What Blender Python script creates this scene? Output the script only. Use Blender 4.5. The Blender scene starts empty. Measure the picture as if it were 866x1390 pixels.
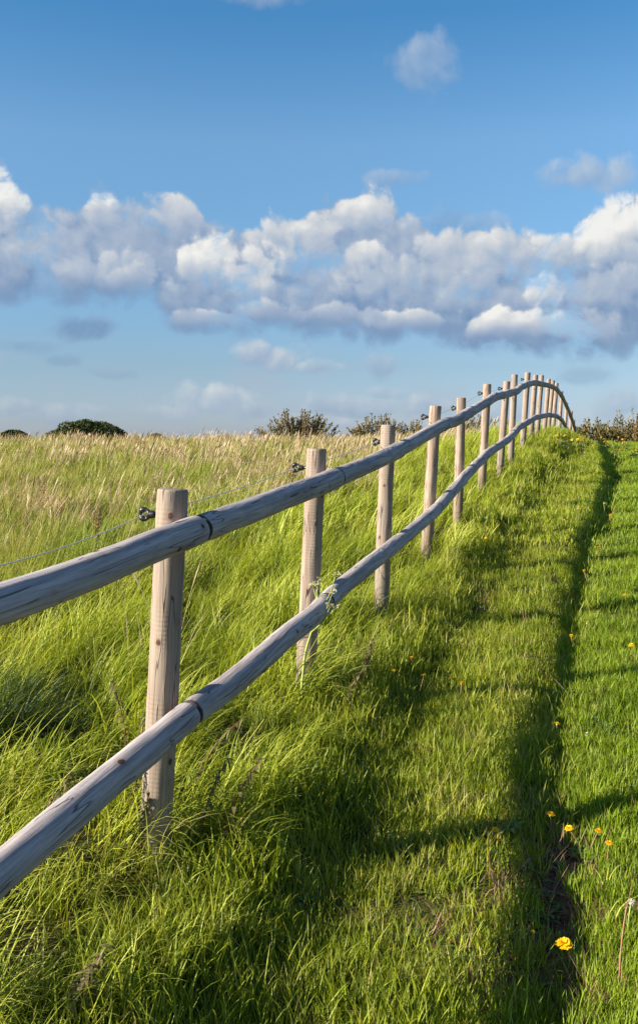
import bpy, bmesh, math, random
import numpy as np
from mathutils import Vector, Matrix, noise as mnoise

sc = bpy.context.scene
rng = np.random.default_rng(7)
random.seed(11)
# ---------------------------------------------------------------- camera model
F = 1263.0            # focal length in pixels of the 866 x 1390 photograph
CX, CY = 433.0, 650.0
EYE = 1.7
PITCH = math.atan(50 / F)
CP, SP = math.cos(PITCH), math.sin(PITCH)

SKYMUL = .78
def raydir(px, py):
    """direction of the view ray through a point of the photograph (y forward, z up)"""
    a = (px - CX) / F; b = (CY - py) / F
    return (a, CP + b * SP, b * CP - SP)

SUN_EL = math.radians(24.2)
SUN_AZ = math.radians(-108)            # measured from +Y towards +X: the sun stands to the left
SUN_ROT = SUN_AZ
SUN_DIR = Vector((math.sin(SUN_AZ) * math.cos(SUN_EL), math.cos(SUN_AZ) * math.cos(SUN_EL), math.sin(SUN_EL)))
SKY_STRENGTH = 0.05
CLS = 7.58
CL = [(.18, .30, .49), (.31, .41, .57), (.43, .51, .63), (.62, .655, .70), (.88, .88, .85)]
LG = .34
TINT = [(0, (.74, .95, 1.75)), (.125, (.77, .94, 1.3)), (.3, (.90, 1.22, 1.5)), (.485, (1.08, 1.46, 1.68)), (.67, (.57, 1.24, 1.62)), (.82, (.85, 1.3, 1.55)), (1, (1.25, 1.45, 1.55))]

def setup():
    sc.view_settings.view_transform = 'Standard'; sc.view_settings.look = 'None'
    sc.view_settings.gamma = 1; sc.view_settings.exposure = 1.4
    sc.view_settings.use_curve_mapping = False
    sc.cycles.max_bounces = 5; sc.cycles.diffuse_bounces = 3; sc.cycles.glossy_bounces = 2; sc.cycles.transmission_bounces = 3
    cam = bpy.data.cameras.new('camera'); co = bpy.data.objects.new('camera', cam)
    sc.collection.objects.link(co); sc.camera = co
    co.location = (0, 0, EYE); co.rotation_euler = (math.pi / 2 - PITCH, 0, 0)
    cam.sensor_fit = 'VERTICAL'; cam.sensor_height = 36; cam.sensor_width = 36
    cam.lens = 36 * F / 1390; cam.shift_y = -45 / 1390
    cam.clip_start = .05; cam.clip_end = 6000
    s = bpy.data.lights.new('sun', 'SUN'); s.energy = 5.0; s.angle = math.radians(.5); s.color = (1, .89, .72)
    so = bpy.data.objects.new('sun', s); sc.collection.objects.link(so)
    so.rotation_euler = SUN_DIR.to_track_quat('Z', 'Y').to_euler()
# ---------------------------------------------------------------- sky
def build_world():
    w = bpy.data.worlds.new("World"); sc.world = w; w.use_nodes = True
    nt = w.node_tree; N = nt.nodes; L = nt.links
    N.clear()
    out = N.new('ShaderNodeOutputWorld'); bg = N.new('ShaderNodeBackground')
    L.new(bg.outputs[0], out.inputs[0])
    bg.inputs['Strength'].default_value = SKY_STRENGTH
    sky = N.new('ShaderNodeTexSky'); sky.sky_type = 'NISHITA'; sky.sun_disc = False
    sky.sun_elevation = SUN_EL; sky.sun_rotation = SUN_ROT
    sky.altitude = 0; sky.air_density = 1.15; sky.dust_density = 0.35; sky.ozone_density = 2.2

    def M(op, a, b=None, c=None, clamp=False):
        n = N.new('ShaderNodeMath'); n.operation = op; n.use_clamp = clamp
        for i, v in enumerate((a, b, c)):
            if v is None: continue
            if isinstance(v, (int, float)): n.inputs[i].default_value = v
            else: L.new(v, n.inputs[i])
        return n.outputs[0]
    def vec(x, y, z=0.0):
        n = N.new('ShaderNodeCombineXYZ')
        for i, v in enumerate((x, y, z)):
            if isinstance(v, (int, float)): n.inputs[i].default_value = v
            else: L.new(v, n.inputs[i])
        return n.outputs[0]
    def smooth(v, a, b):
        n = N.new('ShaderNodeMapRange'); n.interpolation_type = 'SMOOTHSTEP'
        L.new(v, n.inputs[0]); n.inputs[1].default_value = a; n.inputs[2].default_value = b
        return n.outputs[0]
    def noise(p, scale, detail=4, rough=.55, lac=2.0, dist=0.0):
        n = N.new('ShaderNodeTexNoise'); n.noise_dimensions = '2D' if False else '3D'
        L.new(p, n.inputs['Vector']); n.inputs['Scale'].default_value = scale
        n.inputs['Detail'].default_value = detail; n.inputs['Roughness'].default_value = rough
        n.inputs['Lacunarity'].default_value = lac; n.inputs['Distortion'].default_value = dist
        return n.outputs[0]
    def voro(p, scale, detail=2.0, rough=.5, sm=.35):
        n = N.new('ShaderNodeTexVoronoi'); n.feature = 'SMOOTH_F1'; n.voronoi_dimensions = '2D'
        L.new(p, n.inputs['Vector']); n.inputs['Scale'].default_value = scale
        n.inputs['Detail'].default_value = detail; n.inputs['Roughness'].default_value = rough
        n.inputs['Smoothness'].default_value = sm
        return n.outputs['Distance']
    def ramp(fac, stops, interp='LINEAR'):
        n = N.new('ShaderNodeValToRGB'); n.color_ramp.interpolation = interp
        el = n.color_ramp.elements
        for i, (p, v) in enumerate(stops):
            e = el[i] if i < 2 else el.new(p)
            e.position = p; e.color = (v, v, v, 1) if isinstance(v, (int, float)) else (*v, 1)
        L.new(fac, n.inputs[0]); return n.outputs[0]

    tc = N.new('ShaderNodeTexCoord'); sp = N.new('ShaderNodeSeparateXYZ')
    L.new(tc.outputs['Generated'], sp.inputs[0])
    az = M('ARCTAN2', sp.outputs[0], sp.outputs[1]); el_ = M('ARCSINE', sp.outputs[2])
    U = M('MULTIPLY', az, F / 100); V = M('MULTIPLY', el_, F / 100)        # degrees-like units on the dome: one unit = 4.5 degrees

    def UV(px, py):
        d = raydir(px, py); return (math.atan2(d[0], d[1]) * F / 100, math.asin(d[2] / math.sqrt(sum(c*c for c in d))) * F / 100)
    P = vec(U, V)

    def f1(p, scale):
        n = N.new('ShaderNodeTexVoronoi'); n.feature = 'F1'; n.voronoi_dimensions = '2D'
        L.new(p, n.inputs['Vector']); n.inputs['Scale'].default_value = scale
        return M('POWER', n.outputs['Distance'], 2.0)
    wn = N.new('ShaderNodeTexNoise'); wn.noise_dimensions = '2D'; L.new(P, wn.inputs['Vector'])
    wn.inputs['Scale'].default_value = .9; wn.inputs['Detail'].default_value = 3
    wo = N.new('ShaderNodeVectorMath'); wo.operation = 'MULTIPLY_ADD'
    L.new(wn.outputs['Color'], wo.inputs[0]); wo.inputs[1].default_value = (.42, .34, 0); wo.inputs[2].default_value = (-.21, -.17, 0)
    def shifted(dx, dy):
        n = N.new('ShaderNodeVectorMath'); n.operation = 'ADD'; L.new(P, n.inputs[0]); L.new(wo.outputs[0], n.inputs[1])
        n2 = N.new('ShaderNodeVectorMath'); n2.operation = 'ADD'; L.new(n.outputs[0], n2.inputs[0]); n2.inputs[1].default_value = (dx, dy, 0)
        return n2.outputs[0]
    def cloud_set(dx, dy):
        """height-like field of rounded puffs on the dome"""
        pd = shifted(dx, dy)
        fine = N.new('ShaderNodeTexNoise'); fine.noise_dimensions = '2D'; L.new(pd, fine.inputs['Vector'])
        fine.inputs['Scale'].default_value = 3.6; fine.inputs['Detail'].default_value = 5; fine.inputs['Roughness'].default_value = .6
        b = M('ADD', M('MULTIPLY', f1(pd, 1.9), .9), M('MULTIPLY', f1(pd, 4.6), .42))
        return M('ADD', M('SUBTRACT', .38, b), M('MULTIPLY', M('SUBTRACT', fine.outputs[0], .5), .9))
    # profile of the bank along the azimuth
    tops = [(0,236),(30,262),(60,292),(100,284),(135,262),(165,284),(210,284),(245,266),(275,292),(305,326),(340,326),(372,300),(415,298),(450,272),(490,262),(535,276),(565,306),(590,326),(640,318),(690,322),(725,332),(765,312),(800,290),(866,272)]
    bases = [(0,408),(100,412),(190,402),(240,446),(330,450),(430,450),(520,464),(590,456),(640,476),(740,478),(866,482)]
    def prof(pts):
        st = []
        for x, y in pts:
            u, v = UV(x, y); st.append(((u + 6) / 12, v / 6))
        st = [(0.02, st[0][1] - .015)] + st + [(0.98, st[-1][1] + .01)]
        return M('MULTIPLY', ramp(M('MULTIPLY_ADD', U, 1/12, .5), st), 6)
    T = prof(tops); B = prof(bases)
    puff = cloud_set(0, 0)
    puffs = cloud_set(-.10, .13)
    dtop = M('SUBTRACT', T, V); dbase = M('SUBTRACT', V, B)
    d = M('MINIMUM', M('MULTIPLY', dtop, .9), M('MULTIPLY', dbase, 1.5))
    dn = M('ADD', M('ADD', d, .06), M('MULTIPLY', puff, .34))
    nb = M('MULTIPLY', puff, .34)
    a_bank = M('MULTIPLY', smooth(M('ADD', M('MULTIPLY', dtop, .9), M('ADD', nb, .05)), -.03, .13), smooth(M('ADD', M('MULTIPLY', dbase, 1.3), nb), -.12, .26))
    gapn = N.new('ShaderNodeTexNoise'); gapn.noise_dimensions = '2D'; L.new(shifted(3.3, 1.7), gapn.inputs['Vector'])
    gapn.inputs['Scale'].default_value = 1.15; gapn.inputs['Detail'].default_value = 5; gapn.inputs['Roughness'].default_value = .6
    a_bank = M('MULTIPLY', a_bank, M('SUBTRACT', 1.0, M('MULTIPLY', smooth(gapn.outputs[0], .54, .72), .72)))
    grad = M('SUBTRACT', puff, puffs)
    lit = M('ADD', M('MULTIPLY', M('SUBTRACT', 1.0, smooth(dtop, .0, 1.3)), .16), .2)
    # rounded towers of the bank, back to front: x, y, half width, half height (px), light
    lobes = [(60,345,85,45,.42),(180,310,90,42,.40),(3,272,40,36,.95),(135,277,26,13,.9),(243,290,40,28,.62),(150,375,70,34,.46),(400,318,64,34,.68),
             (492,292,64,30,.72),(552,312,34,24,.42),(440,365,90,40,.46),(490,345,32,20,.74),(620,352,62,42,.60),(700,352,62,42,.56),(560,385,90,40,.44),
             (785,330,56,38,.80),(838,318,62,48,.98),(825,395,70,34,.40),(285,360,46,42,.82),(345,378,44,40,.74),(195,385,44,26,.58),(660,395,60,26,.42),
             (272,437,60,16,.86),(360,428,50,20,.52),(550,437,56,18,.78),(470,432,50,22,.48),(735,400,30,26,.76),(700,440,74,24,.86),(652,442,22,17,.86),(800,448,50,24,.55)]
    for (x, y, hw, hh, li) in lobes:
        u0, v0 = UV(x, y)
        vm = N.new('ShaderNodeVectorMath'); vm.operation = 'MULTIPLY_ADD'
        L.new(P, vm.inputs[0]); vm.inputs[1].default_value = (100 / hw, 100 / hh, 0); vm.inputs[2].default_value = (-u0 * 100 / hw, -v0 * 100 / hh, 0)
        ln = N.new('ShaderNodeVectorMath'); ln.operation = 'LENGTH'; L.new(vm.outputs[0], ln.inputs[0])
        dd = M('ADD', M('SUBTRACT', 1.0, ln.outputs['Value']), M('MULTIPLY', puff, .9))
        s2 = N.new('ShaderNodeSeparateXYZ'); L.new(vm.outputs[0], s2.inputs[0])
        a = M('MULTIPLY', smooth(dd, .0, .36), smooth(s2.outputs[1], -.9, .25))
        l = M('ADD', M('MULTIPLY_ADD', s2.outputs[1], .15, li - .02), M('MULTIPLY', s2.outputs[0], -.06))
        n = N.new('ShaderNodeMix'); L.new(a, n.inputs[0]); L.new(lit, n.inputs[2]); L.new(l, n.inputs[3]); lit = n.outputs[0]
    lit = M('ADD', lit, M('MULTIPLY', grad, LG))
    lit = M('MULTIPLY', lit, M('ADD', .15, M('MULTIPLY', smooth(dbase, -.05, .5), .85)))
    def cloud_color(l):
        return ramp(M('ADD', l, 0.0, clamp=True),
                    [(0.0, CL[0]), (.25, CL[1]), (.5, CL[2]), (.75, CL[3]), (1.0, CL[4])])
    ccol = cloud_color(lit)
    # small separate clouds: x, y, half width, half height (px), opacity, light
    small = [(112,447,50,17,.75,-.35),(362,484,52,24,.8,.5),(432,500,34,13,.7,.55),(520,500,30,22,.5,.35),(572,82,52,42,.38,.5),
             (805,238,72,26,.62,.48),(530,241,55,13,.4,.35),(625,303,60,22,.38,.1),(275,546,75,26,.62,.55),(80,560,60,20,.5,.4),
             (470,552,75,20,.6,.4),(585,552,50,18,.5,.45),(340,558,45,14,.4,.4),(88,489,26,10,.3,.0),(350,-4,60,14,.4,.4),(845,550,40,26,.45,.35),(30,552,50,14,.45,.45),(225,560,40,16,.45,.5),(420,572,70,12,.5,.5),(655,300,40,18,.4,.3),(40,470,40,12,.3,0),(520,535,40,12,.35,.4),
             (700,560,60,20,.4,.4),(160,506,40,10,.25,.1),(790,510,45,14,.3,0)]
    acc_a = None; acc_l = None
    nz = M('MULTIPLY', puff, .85)
    for (x, y, hw, hh, op, li) in small:
        u0, v0 = UV(x, y)
        vm = N.new('ShaderNodeVectorMath'); vm.operation = 'MULTIPLY_ADD'
        L.new(P, vm.inputs[0]); vm.inputs[1].default_value = (100 / hw, 100 / hh, 0); vm.inputs[2].default_value = (-u0 * 100 / hw, -v0 * 100 / hh, 0)
        ln = N.new('ShaderNodeVectorMath'); ln.operation = 'LENGTH'; L.new(vm.outputs[0], ln.inputs[0])
        dd = M('ADD', M('SUBTRACT', 1.0, ln.outputs['Value']), nz)
        a = M('MULTIPLY', smooth(dd, -.05, .75), op)
        s2 = N.new('ShaderNodeSeparateXYZ'); L.new(vm.outputs[0], s2.inputs[0])
        l = M('MULTIPLY', a, M('ADD', li, M('MULTIPLY', s2.outputs[1], .25)))
        acc_a = a if acc_a is None else M('MAXIMUM', acc_a, a)
        acc_l = l if acc_l is None else M('MAXIMUM', acc_l, l) if li > 0 else M('ADD', acc_l, l)
    ls = M('ADD', M('DIVIDE', acc_l, M('MAXIMUM', acc_a, .05)), M('MULTIPLY', grad, LG))
    scol = cloud_color(ls)
    # thin veil low over the horizon and faint patches high up
    veil = smooth(noise(vec(M('MULTIPLY', U, .45), M('MULTIPLY', V, 1.3), 3.1), 1.1, 5, .6), .5, .75)
    veil = M('MULTIPLY', veil, M('MULTIPLY', M('SUBTRACT', 1.0, smooth(V, .3, 2.8)), .65))
    def mixc(fac, a, b):
        n = N.new('ShaderNodeMix'); n.data_type = 'RGBA'
        L.new(fac, n.inputs[0]); L.new(a, n.inputs[6]) if not isinstance(a, tuple) else None
        if isinstance(b, tuple): n.inputs[7].default_value = (*b, 1)
        else: L.new(b, n.inputs[7])
        return n.outputs[2]
    # deeper blue upwards, paler and greener low; brightened above frame to lift shadows
    tint = N.new('ShaderNodeMix'); tint.data_type = 'RGBA'; tint.blend_type = 'MULTIPLY'; tint.inputs[0].default_value = 1
    L.new(sky.outputs[0], tint.inputs[6])
    L.new(ramp(M('DIVIDE', V, 8, clamp=True), [(p, tuple(c * SKYMUL for c in q)) for p, q in TINT]), tint.inputs[7])
    col = tint.outputs[2]
    col = mixc(veil, col, tuple(c * .95 * CLS for c in CL[2]))
    def scale(c):
        n = N.new('ShaderNodeVectorMath'); n.operation = 'SCALE'; L.new(c, n.inputs[0]); n.inputs[3].default_value = CLS
        return n.outputs[0]
    col = mixc(acc_a, col, scale(scol))
    col = mixc(a_bank, col, scale(ccol))
    L.new(col, bg.inputs[0])
    w.cycles.sampling_method = 'MANUAL'; w.cycles.sample_map_resolution = 512
# ---------------------------------------------------------------- helpers
def link(o): sc.collection.objects.link(o); return o
def tag(o, label=None, cat=None, group=None, kind=None):
    if label: o['label'] = label
    if cat: o['category'] = cat
    if group: o['group'] = group
    if kind: o['kind'] = kind
    return o
def empty(name, loc=(0, 0, 0), label=None, cat=None, group=None):
    o = link(bpy.data.objects.new(name, None)); o.location = loc; o.empty_display_size = .1
    return tag(o, label, cat, group)
def mesh_obj(name, V, Fc, mat, parent=None, smooth=True, attrs=None, loc=None):
    """one mesh object; V in world space unless loc (then relative to loc); parents are unrotated empties"""
    me = bpy.data.meshes.new(name)
    V = np.asarray(V, dtype=float)
    if parent is not None and loc is None:
        V = V - np.array(parent.matrix_world.translation if False else world_of(parent))
    me.from_pydata(V.tolist(), [], [list(map(int, f)) for f in Fc])
    if smooth: me.polygons.foreach_set('use_smooth', [True] * len(me.polygons))
    for k, (typ, arr) in (attrs or {}).items():
        a = me.attributes.new(k, typ, 'POINT')
        a.data.foreach_set('vector' if typ == 'FLOAT_VECTOR' else 'value', np.asarray(arr, dtype=np.float32).ravel())
    me.materials.append(mat); me.update()
    o = link(bpy.data.objects.new(name, me))
    if parent is not None: o.parent = parent
    if loc is not None: o.location = loc
    return o
def world_of(o):
    p = np.array(o.location)
    while o.parent is not None: o = o.parent; p = p + np.array(o.location)
    return p
def copy_tree(o, loc, rot=None, scale=None, name=None):
    c = link(o.copy()); c.location = loc
    if rot is not None: c.rotation_euler = rot
    if scale is not None: c.scale = (scale,) * 3
    def kids(src, dst):
        for ch in list(src.children):
            d = link(ch.copy()); d.parent = dst; d.matrix_parent_inverse = ch.matrix_parent_inverse; kids(ch, d)
    kids(o, c)
    return c

# ---------------------------------------------------------------- terrain
S_F, C_F = 407.0 / F, 1.406           # the fence runs along x = S_F * y - C_F
NRM = 1 / math.sqrt(1 + S_F * S_F)
def fence_x(y): return S_F * y - C_F
def tab(pts, lo=-30, hi=2600, sm=5):
    ys = np.concatenate([np.arange(lo, 60, .1), np.geomspace(60, hi, 200)])
    v = np.interp(ys, [p[0] for p in pts], [p[1] for p in pts])
    n = int((60 - lo) / .1); k = np.hanning(2 * sm + 3); k /= k.sum()
    vv = np.pad(v[:n], sm + 1, mode='edge'); v[:n] = np.convolve(vv, k, 'valid')
    return lambda y: np.interp(y, ys, v)
RIDGE = tab([(-30,-2.6),(-5,-2.0),(0,-1.62),(1.5,-1.48),(2.93,-1.35),(4.33,-1.2),(5.67,-1.06),(7.13,-.92),(8.3,-.76),(9.92,-.61),(11.68,-.43),(12.6,-.30),
             (14.3,-.12),(15.65,.03),(17,.12),(18.6,.17),(20.9,.19),(22.5,.12),(24.8,-.06),(27,-.28),(30,-.65),(35,-1.4),(60,-4),(200,-14),(2600,-16)])
FIELD = tab([(-30,-2.2),(0,-1.55),(3,-1.38),(6,-1.22),(10,-1.03),(15,-.80),(20,-.57),(26,-.34),(31,-.20),(35,-.22),(42,-.55),(60,-2.6),(200,-14),(2600,-16)], sm=12)
RUT = lambda y: np.interp(y, [0, 2.86, 4.26, 6.15, 8, 9.5, 14, 20], [1.25, 1.16, 1.03, .98, 1.08, 1.2, 1.3, 1.35])
def sst(x, a, b):
    t = np.clip((x - a) / (b - a), 0, 1); return t * t * (3 - 2 * t)
def hgt(x, y):
    x = np.asarray(x, float); y = np.asarray(y, float)
    u = (x - fence_x(y)) * NRM
    r = RIDGE(y)
    right = r - (.10 + .13 * sst(y, 8, 16)) * sst(u, .1, .5 + .3 * sst(y, 8, 16)) - .035 * np.clip(u - 1.2, 0, 8) - .3 * np.clip(u - 9.2, 0, 60) * .12
    ur = RUT(y) + .03 * np.sin(y * 2.3) + .02 * np.sin(y * 5.1 + 1)
    right = right - (.055 + .02 * np.sin(y * 3.1)) * np.exp(-((u - ur) / .10) ** 2)
    w = sst(-u, .3, 4.5)
    left = r * (1 - w) + FIELD(y) * w
    z = np.where(u > 0, right, left)
    z = z + .018 * np.sin(x * 2.1 + 1.3 * np.sin(y * .9)) * np.sin(y * 1.7 + .8 * x) + .008 * np.sin(x * 6.1 + y * 4.3) * np.sin(y * 5.3)
    z = z + np.where(np.abs(y) > 60, 1.0, 0) * (np.sin(x * .011) * np.sin(y * .007)) * .8
    return z + EYE
def at(px, py, y):
    d = raydir(px, py); t = y / d[1]; return np.array([d[0] * t, y, d[2] * t + EYE])
def at_u(px, py, u):
    """the point of the view ray that lies u metres to the right of the fence line"""
    d = raydir(px, py); t = (u / NRM - C_F) / (d[0] - S_F * d[1]); return np.array([d[0] * t, d[1] * t, d[2] * t + EYE])
def on_ground(px, py, hh=0.0):
    d = np.array(raydir(px, py)); ts = np.linspace(1.5, 45, 4000)
    P = d[None] * ts[:, None]; g = hgt(P[:, 0], P[:, 1]) + hh
    k = np.nonzero(P[:, 2] + EYE < g)[0]
    i = k[0] if len(k) else 2500
    return np.array([P[i, 0], P[i, 1], float(hgt(P[i, 0], P[i, 1]))])

# ---------------------------------------------------------------- materials
class NT:
    def __init__(s, name):
        s.m = bpy.data.materials.new(name); s.m.use_nodes = True; s.t = s.m.node_tree; s.N = s.t.nodes; s.L = s.t.links
        s.N.clear(); s.out = s.N.new('ShaderNodeOutputMaterial')
    def n(s, typ, **kw):
        n = s.N.new(typ)
        for k, v in kw.items(): setattr(n, k, v)
        return n
    def put(s, sock, v):
        if isinstance(v, (int, float)): sock.default_value = v
        elif isinstance(v, tuple): sock.default_value = v if len(v) == len(sock.default_value) else (*v, 1)
        else: s.L.new(v, sock)
    def math(s, op, a, b=0.0, clamp=False):
        n = s.n('ShaderNodeMath', operation=op, use_clamp=clamp); s.put(n.inputs[0], a); s.put(n.inputs[1], b); return n.outputs[0]
    def mul(s, v, sc_):
        n = s.n('ShaderNodeVectorMath', operation='MULTIPLY'); s.put(n.inputs[0], v); n.inputs[1].default_value = sc_; return n.outputs[0]
    def noise(s, v, scale, detail=3, rough=.5, dist=0):
        n = s.n('ShaderNodeTexNoise'); s.put(n.inputs['Vector'], v); n.inputs['Scale'].default_value = scale
        n.inputs['Detail'].default_value = detail; n.inputs['Roughness'].default_value = rough; n.inputs['Distortion'].default_value = dist
        return n.outputs[0]
    def ramp(s, f, stops, interp='LINEAR'):
        n = s.n('ShaderNodeValToRGB'); n.color_ramp.interpolation = interp; e = n.color_ramp.elements
        for i, (p, c) in enumerate(stops):
            q = e[i] if i < 2 else e.new(p)
            q.position = p; q.color = (c, c, c, 1) if isinstance(c, (int, float)) else (*c, 1)
        s.put(n.inputs[0], f); return n.outputs[0]
    def mix(s, f, a, b, bt='MIX'):
        n = s.n('ShaderNodeMix', data_type='RGBA', blend_type=bt); s.put(n.inputs[0], f); s.put(n.inputs[6], a); s.put(n.inputs[7], b); return n.outputs[2]
    def attr(s, name, out='Fac'):
        n = s.n('ShaderNodeAttribute', attribute_name=name); return n.outputs[out]
    def bsdf(s, col, rough=.8, spec=.3, normal=None, metal=0):
        n = s.n('ShaderNodeBsdfPrincipled'); s.put(n.inputs['Base Color'], col); s.put(n.inputs['Roughness'], rough)
        n.inputs['Specular IOR Level'].default_value = spec; n.inputs['Metallic'].default_value = metal
        if normal is not None: s.L.new(normal, n.inputs['Normal'])
        return n.outputs[0]
    def bump(s, h, strength=.5, dist=.005):
        n = s.n('ShaderNodeBump'); n.inputs['Strength'].default_value = strength; n.inputs['Distance'].default_value = dist; s.put(n.inputs['Height'], h); return n.outputs[0]
    def done(s, sh): s.L.new(sh, s.out.inputs[0]); return s.m

def foliage_mat(name, stops, world=(.9, .35), straw=None, trans=.38, tip=None, rough=.5, spec=.25):
    """leaf material: per-blade tone, per-clump variation, patches over the ground"""
    t = NT(name)
    tone = t.attr('tone'); geo = t.n('ShaderNodeNewGeometry'); oi = t.n('ShaderNodeObjectInfo')
    wn = t.noise(geo.outputs['Position'], world[0], 3, .55)
    f = t.math('ADD', t.math('MULTIPLY', tone, .62), t.math('MULTIPLY', oi.outputs['Random'], .26))
    f = t.math('ADD', f, t.math('MULTIPLY', t.math('SUBTRACT', wn, .5), world[1] * 2.2), clamp=True)
    col = t.ramp(f, stops)
    if straw:
        wn2 = t.noise(geo.outputs['Position'], straw[1], 4, .6)
        k = t.math('MULTIPLY', t.ramp(wn2, [(straw[2], 0.), (straw[3], 1.)]), t.ramp(tone, [(.35, 0.), (.75, 1.)]))
        col = t.mix(k, col, straw[0])
    if tip:
        col = t.mix(t.ramp(t.attr('along'), [(.55, 0.), (1., .55)]), col, tip)
    d = t.bsdf(col, rough, spec)
    tr = t.n('ShaderNodeBsdfTranslucent'); t.L.new(t.mix(1.0, col, (1.15, 1.08, .62), 'MULTIPLY'), tr.inputs[0])
    m = t.n('ShaderNodeMixShader'); m.inputs[0].default_value = trans
    t.L.new(d, m.inputs[1]); t.L.new(tr.outputs[0], m.inputs[2])
    return t.done(m.outputs[0])

def wood_mat(name, kind):
    t = NT(name); g = t.attr('grain', 'Vector'); oi = t.n('ShaderNodeObjectInfo')
    off = t.n('ShaderNodeVectorMath', operation='ADD'); t.put(off.inputs[0], g)
    cx = t.n('ShaderNodeCombineXYZ'); t.L.new(t.math('MULTIPLY', oi.outputs['Random'], 7.0), cx.inputs[2]); t.L.new(cx.outputs[0], off.inputs[1]); g = off.outputs[0]
    wob = t.noise(g, 3.0, 2)
    s1 = t.noise(t.mul(g, (60, 60, 2.2)), 1, 5, .6)
    s2 = t.noise(t.mul(g, (16, 16, 1.0)), 1, 3, .5, .4)
    s3 = t.noise(t.mul(g, (160, 160, 6)), 1, 4, .65)
    if kind == 'rail':
        base = t.ramp(s1, [(.28, (.20, .17, .175)), (.48, (.35, .315, .32)), (.72, (.48, .44, .435))])
        base = t.mix(t.ramp(s2, [(.5, 0.), (.75, .4)]), base, (.24, .19, .18))
    else:
        base = t.ramp(s1, [(.25, (.18, .125, .10)), (.48, (.32, .245, .19)), (.72, (.44, .36, .285))])
        base = t.mix(t.ramp(s2, [(.42, 0.), (.68, .55)]), base, (.29, .19, .145))
    base = t.mix(t.ramp(s3, [(.3, .45), (.55, 0.)]), base, (.10, .08, .075))
    blotch = t.noise(g, 5.5, 4, .6)
    base = t.mix(t.ramp(blotch, [(.52, 0.), (.75, .35)]), base, (.20, .18, .17) if kind == 'post' else (.15, .14, .155))
    if kind == 'post':
        sz = t.n('ShaderNodeSeparateXYZ'); t.L.new(t.attr('grain', 'Vector'), sz.inputs[0])
        foot = t.math('ADD', sz.outputs[2], t.math('MULTIPLY', t.math('SUBTRACT', blotch, .5), .35))
        base = t.mix(t.ramp(foot, [(.28, .65), (.62, 0.)]), base, (.11, .10, .06))            # damp, dirty foot
        base = t.mix(t.math('MULTIPLY', oi.outputs['Random'], .45), base, (.20, .185, .175))   # posts weather unequally
        topz = t.n('ShaderNodeSeparateXYZ'); gg = t.n('ShaderNodeNewGeometry'); t.L.new(gg.outputs['Normal'], topz.inputs[0])
        base = t.mix(t.ramp(topz.outputs[2], [(.6, 0.), (.9, .7)]), base, (.15, .14, .12))     # grey end grain
    # drying cracks that run along the grain
    c0 = t.noise(t.mul(g, (26, 26, 1.5)), 1, 2, .45, .25)
    c = t.math('ABSOLUTE', t.math('SUBTRACT', c0, .5))
    cm = t.ramp(t.noise(g, 4.2, 2), [(.42, 0.), (.52, 1.)])
    crack = t.math('MULTIPLY', t.ramp(c, [(.003, 1.), (.0085, 0.)]), cm)
    # knots
    v = t.n('ShaderNodeTexVoronoi'); t.put(v.inputs['Vector'], t.mul(g, (1, 1, .75))); v.inputs['Scale'].default_value = 11 if kind == 'rail' else 12
    kd = t.math('ADD', v.outputs['Distance'], t.math('MULTIPLY', t.math('SUBTRACT', wob, .5), .06))
    knot = t.ramp(kd, [(.075, 1.), (.12, 0.)]); halo = t.ramp(kd, [(.10, .5), (.22, 0.)])
    col = t.mix(halo, base, (.22, .14, .10))
    col = t.mix(knot, col, (.075, .04, .032))
    # fine marks of the rounding machine, across the grain
    sepz = t.n('ShaderNodeSeparateXYZ'); t.L.new(g, sepz.inputs[0])
    ph = t.math('ADD', t.math('MULTIPLY', sepz.outputs[2], 430. if kind == 'post' else 300.), t.math('MULTIPLY', wob, 9.))
    wv = t.math('SINE', ph)
    wm = t.ramp(t.noise(g, 6, 2), [(.4, 0.), (.62, 1.)])
    ring = t.math('MULTIPLY', t.math('MULTIPLY', wv, wm), .5 if kind == 'post' else .16)
    col = t.mix(t.math('MULTIPLY', t.math('MAXIMUM', ring, 0.0), .5), col, (.30, .22, .17) if kind == 'post' else (.2, .19, .19))
    col = t.mix(t.math('MULTIPLY', crack, .72 if kind == 'rail' else .9), col, (.035, .028, .028))
    if kind == 'rail': col = t.mix(t.ramp(t.attr('joint_shade'), [(.3, 0.), (.8, .92)]), col, (.03, .022, .02))  # shadow line of the rail joints, painted into the colour
    h = t.math('ADD', t.math('MULTIPLY', s1, .5), t.math('MULTIPLY', s3, .35))
    h = t.math('SUBTRACT', h, t.math('MULTIPLY', crack, 1.6)); h = t.math('ADD', h, t.math('MULTIPLY', ring, .25))
    h = t.math('SUBTRACT', h, t.math('MULTIPLY', knot, .4))
    return t.done(t.bsdf(col, .85, .18, t.bump(h, .7, .004)))

def plain_mat(name, col, rough=.7, spec=.3, var=.25, scale=30):
    t = NT(name); tc = t.n('ShaderNodeTexCoord')
    n = t.noise(tc.outputs['Object'], scale, 3, .6)
    c = t.mix(t.ramp(n, [(.3, 0.), (.7, 1.)]), tuple(v * (1 - var) for v in col), tuple(min(1, v * (1 + var)) for v in col))
    return t.done(t.bsdf(c, rough, spec))

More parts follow.
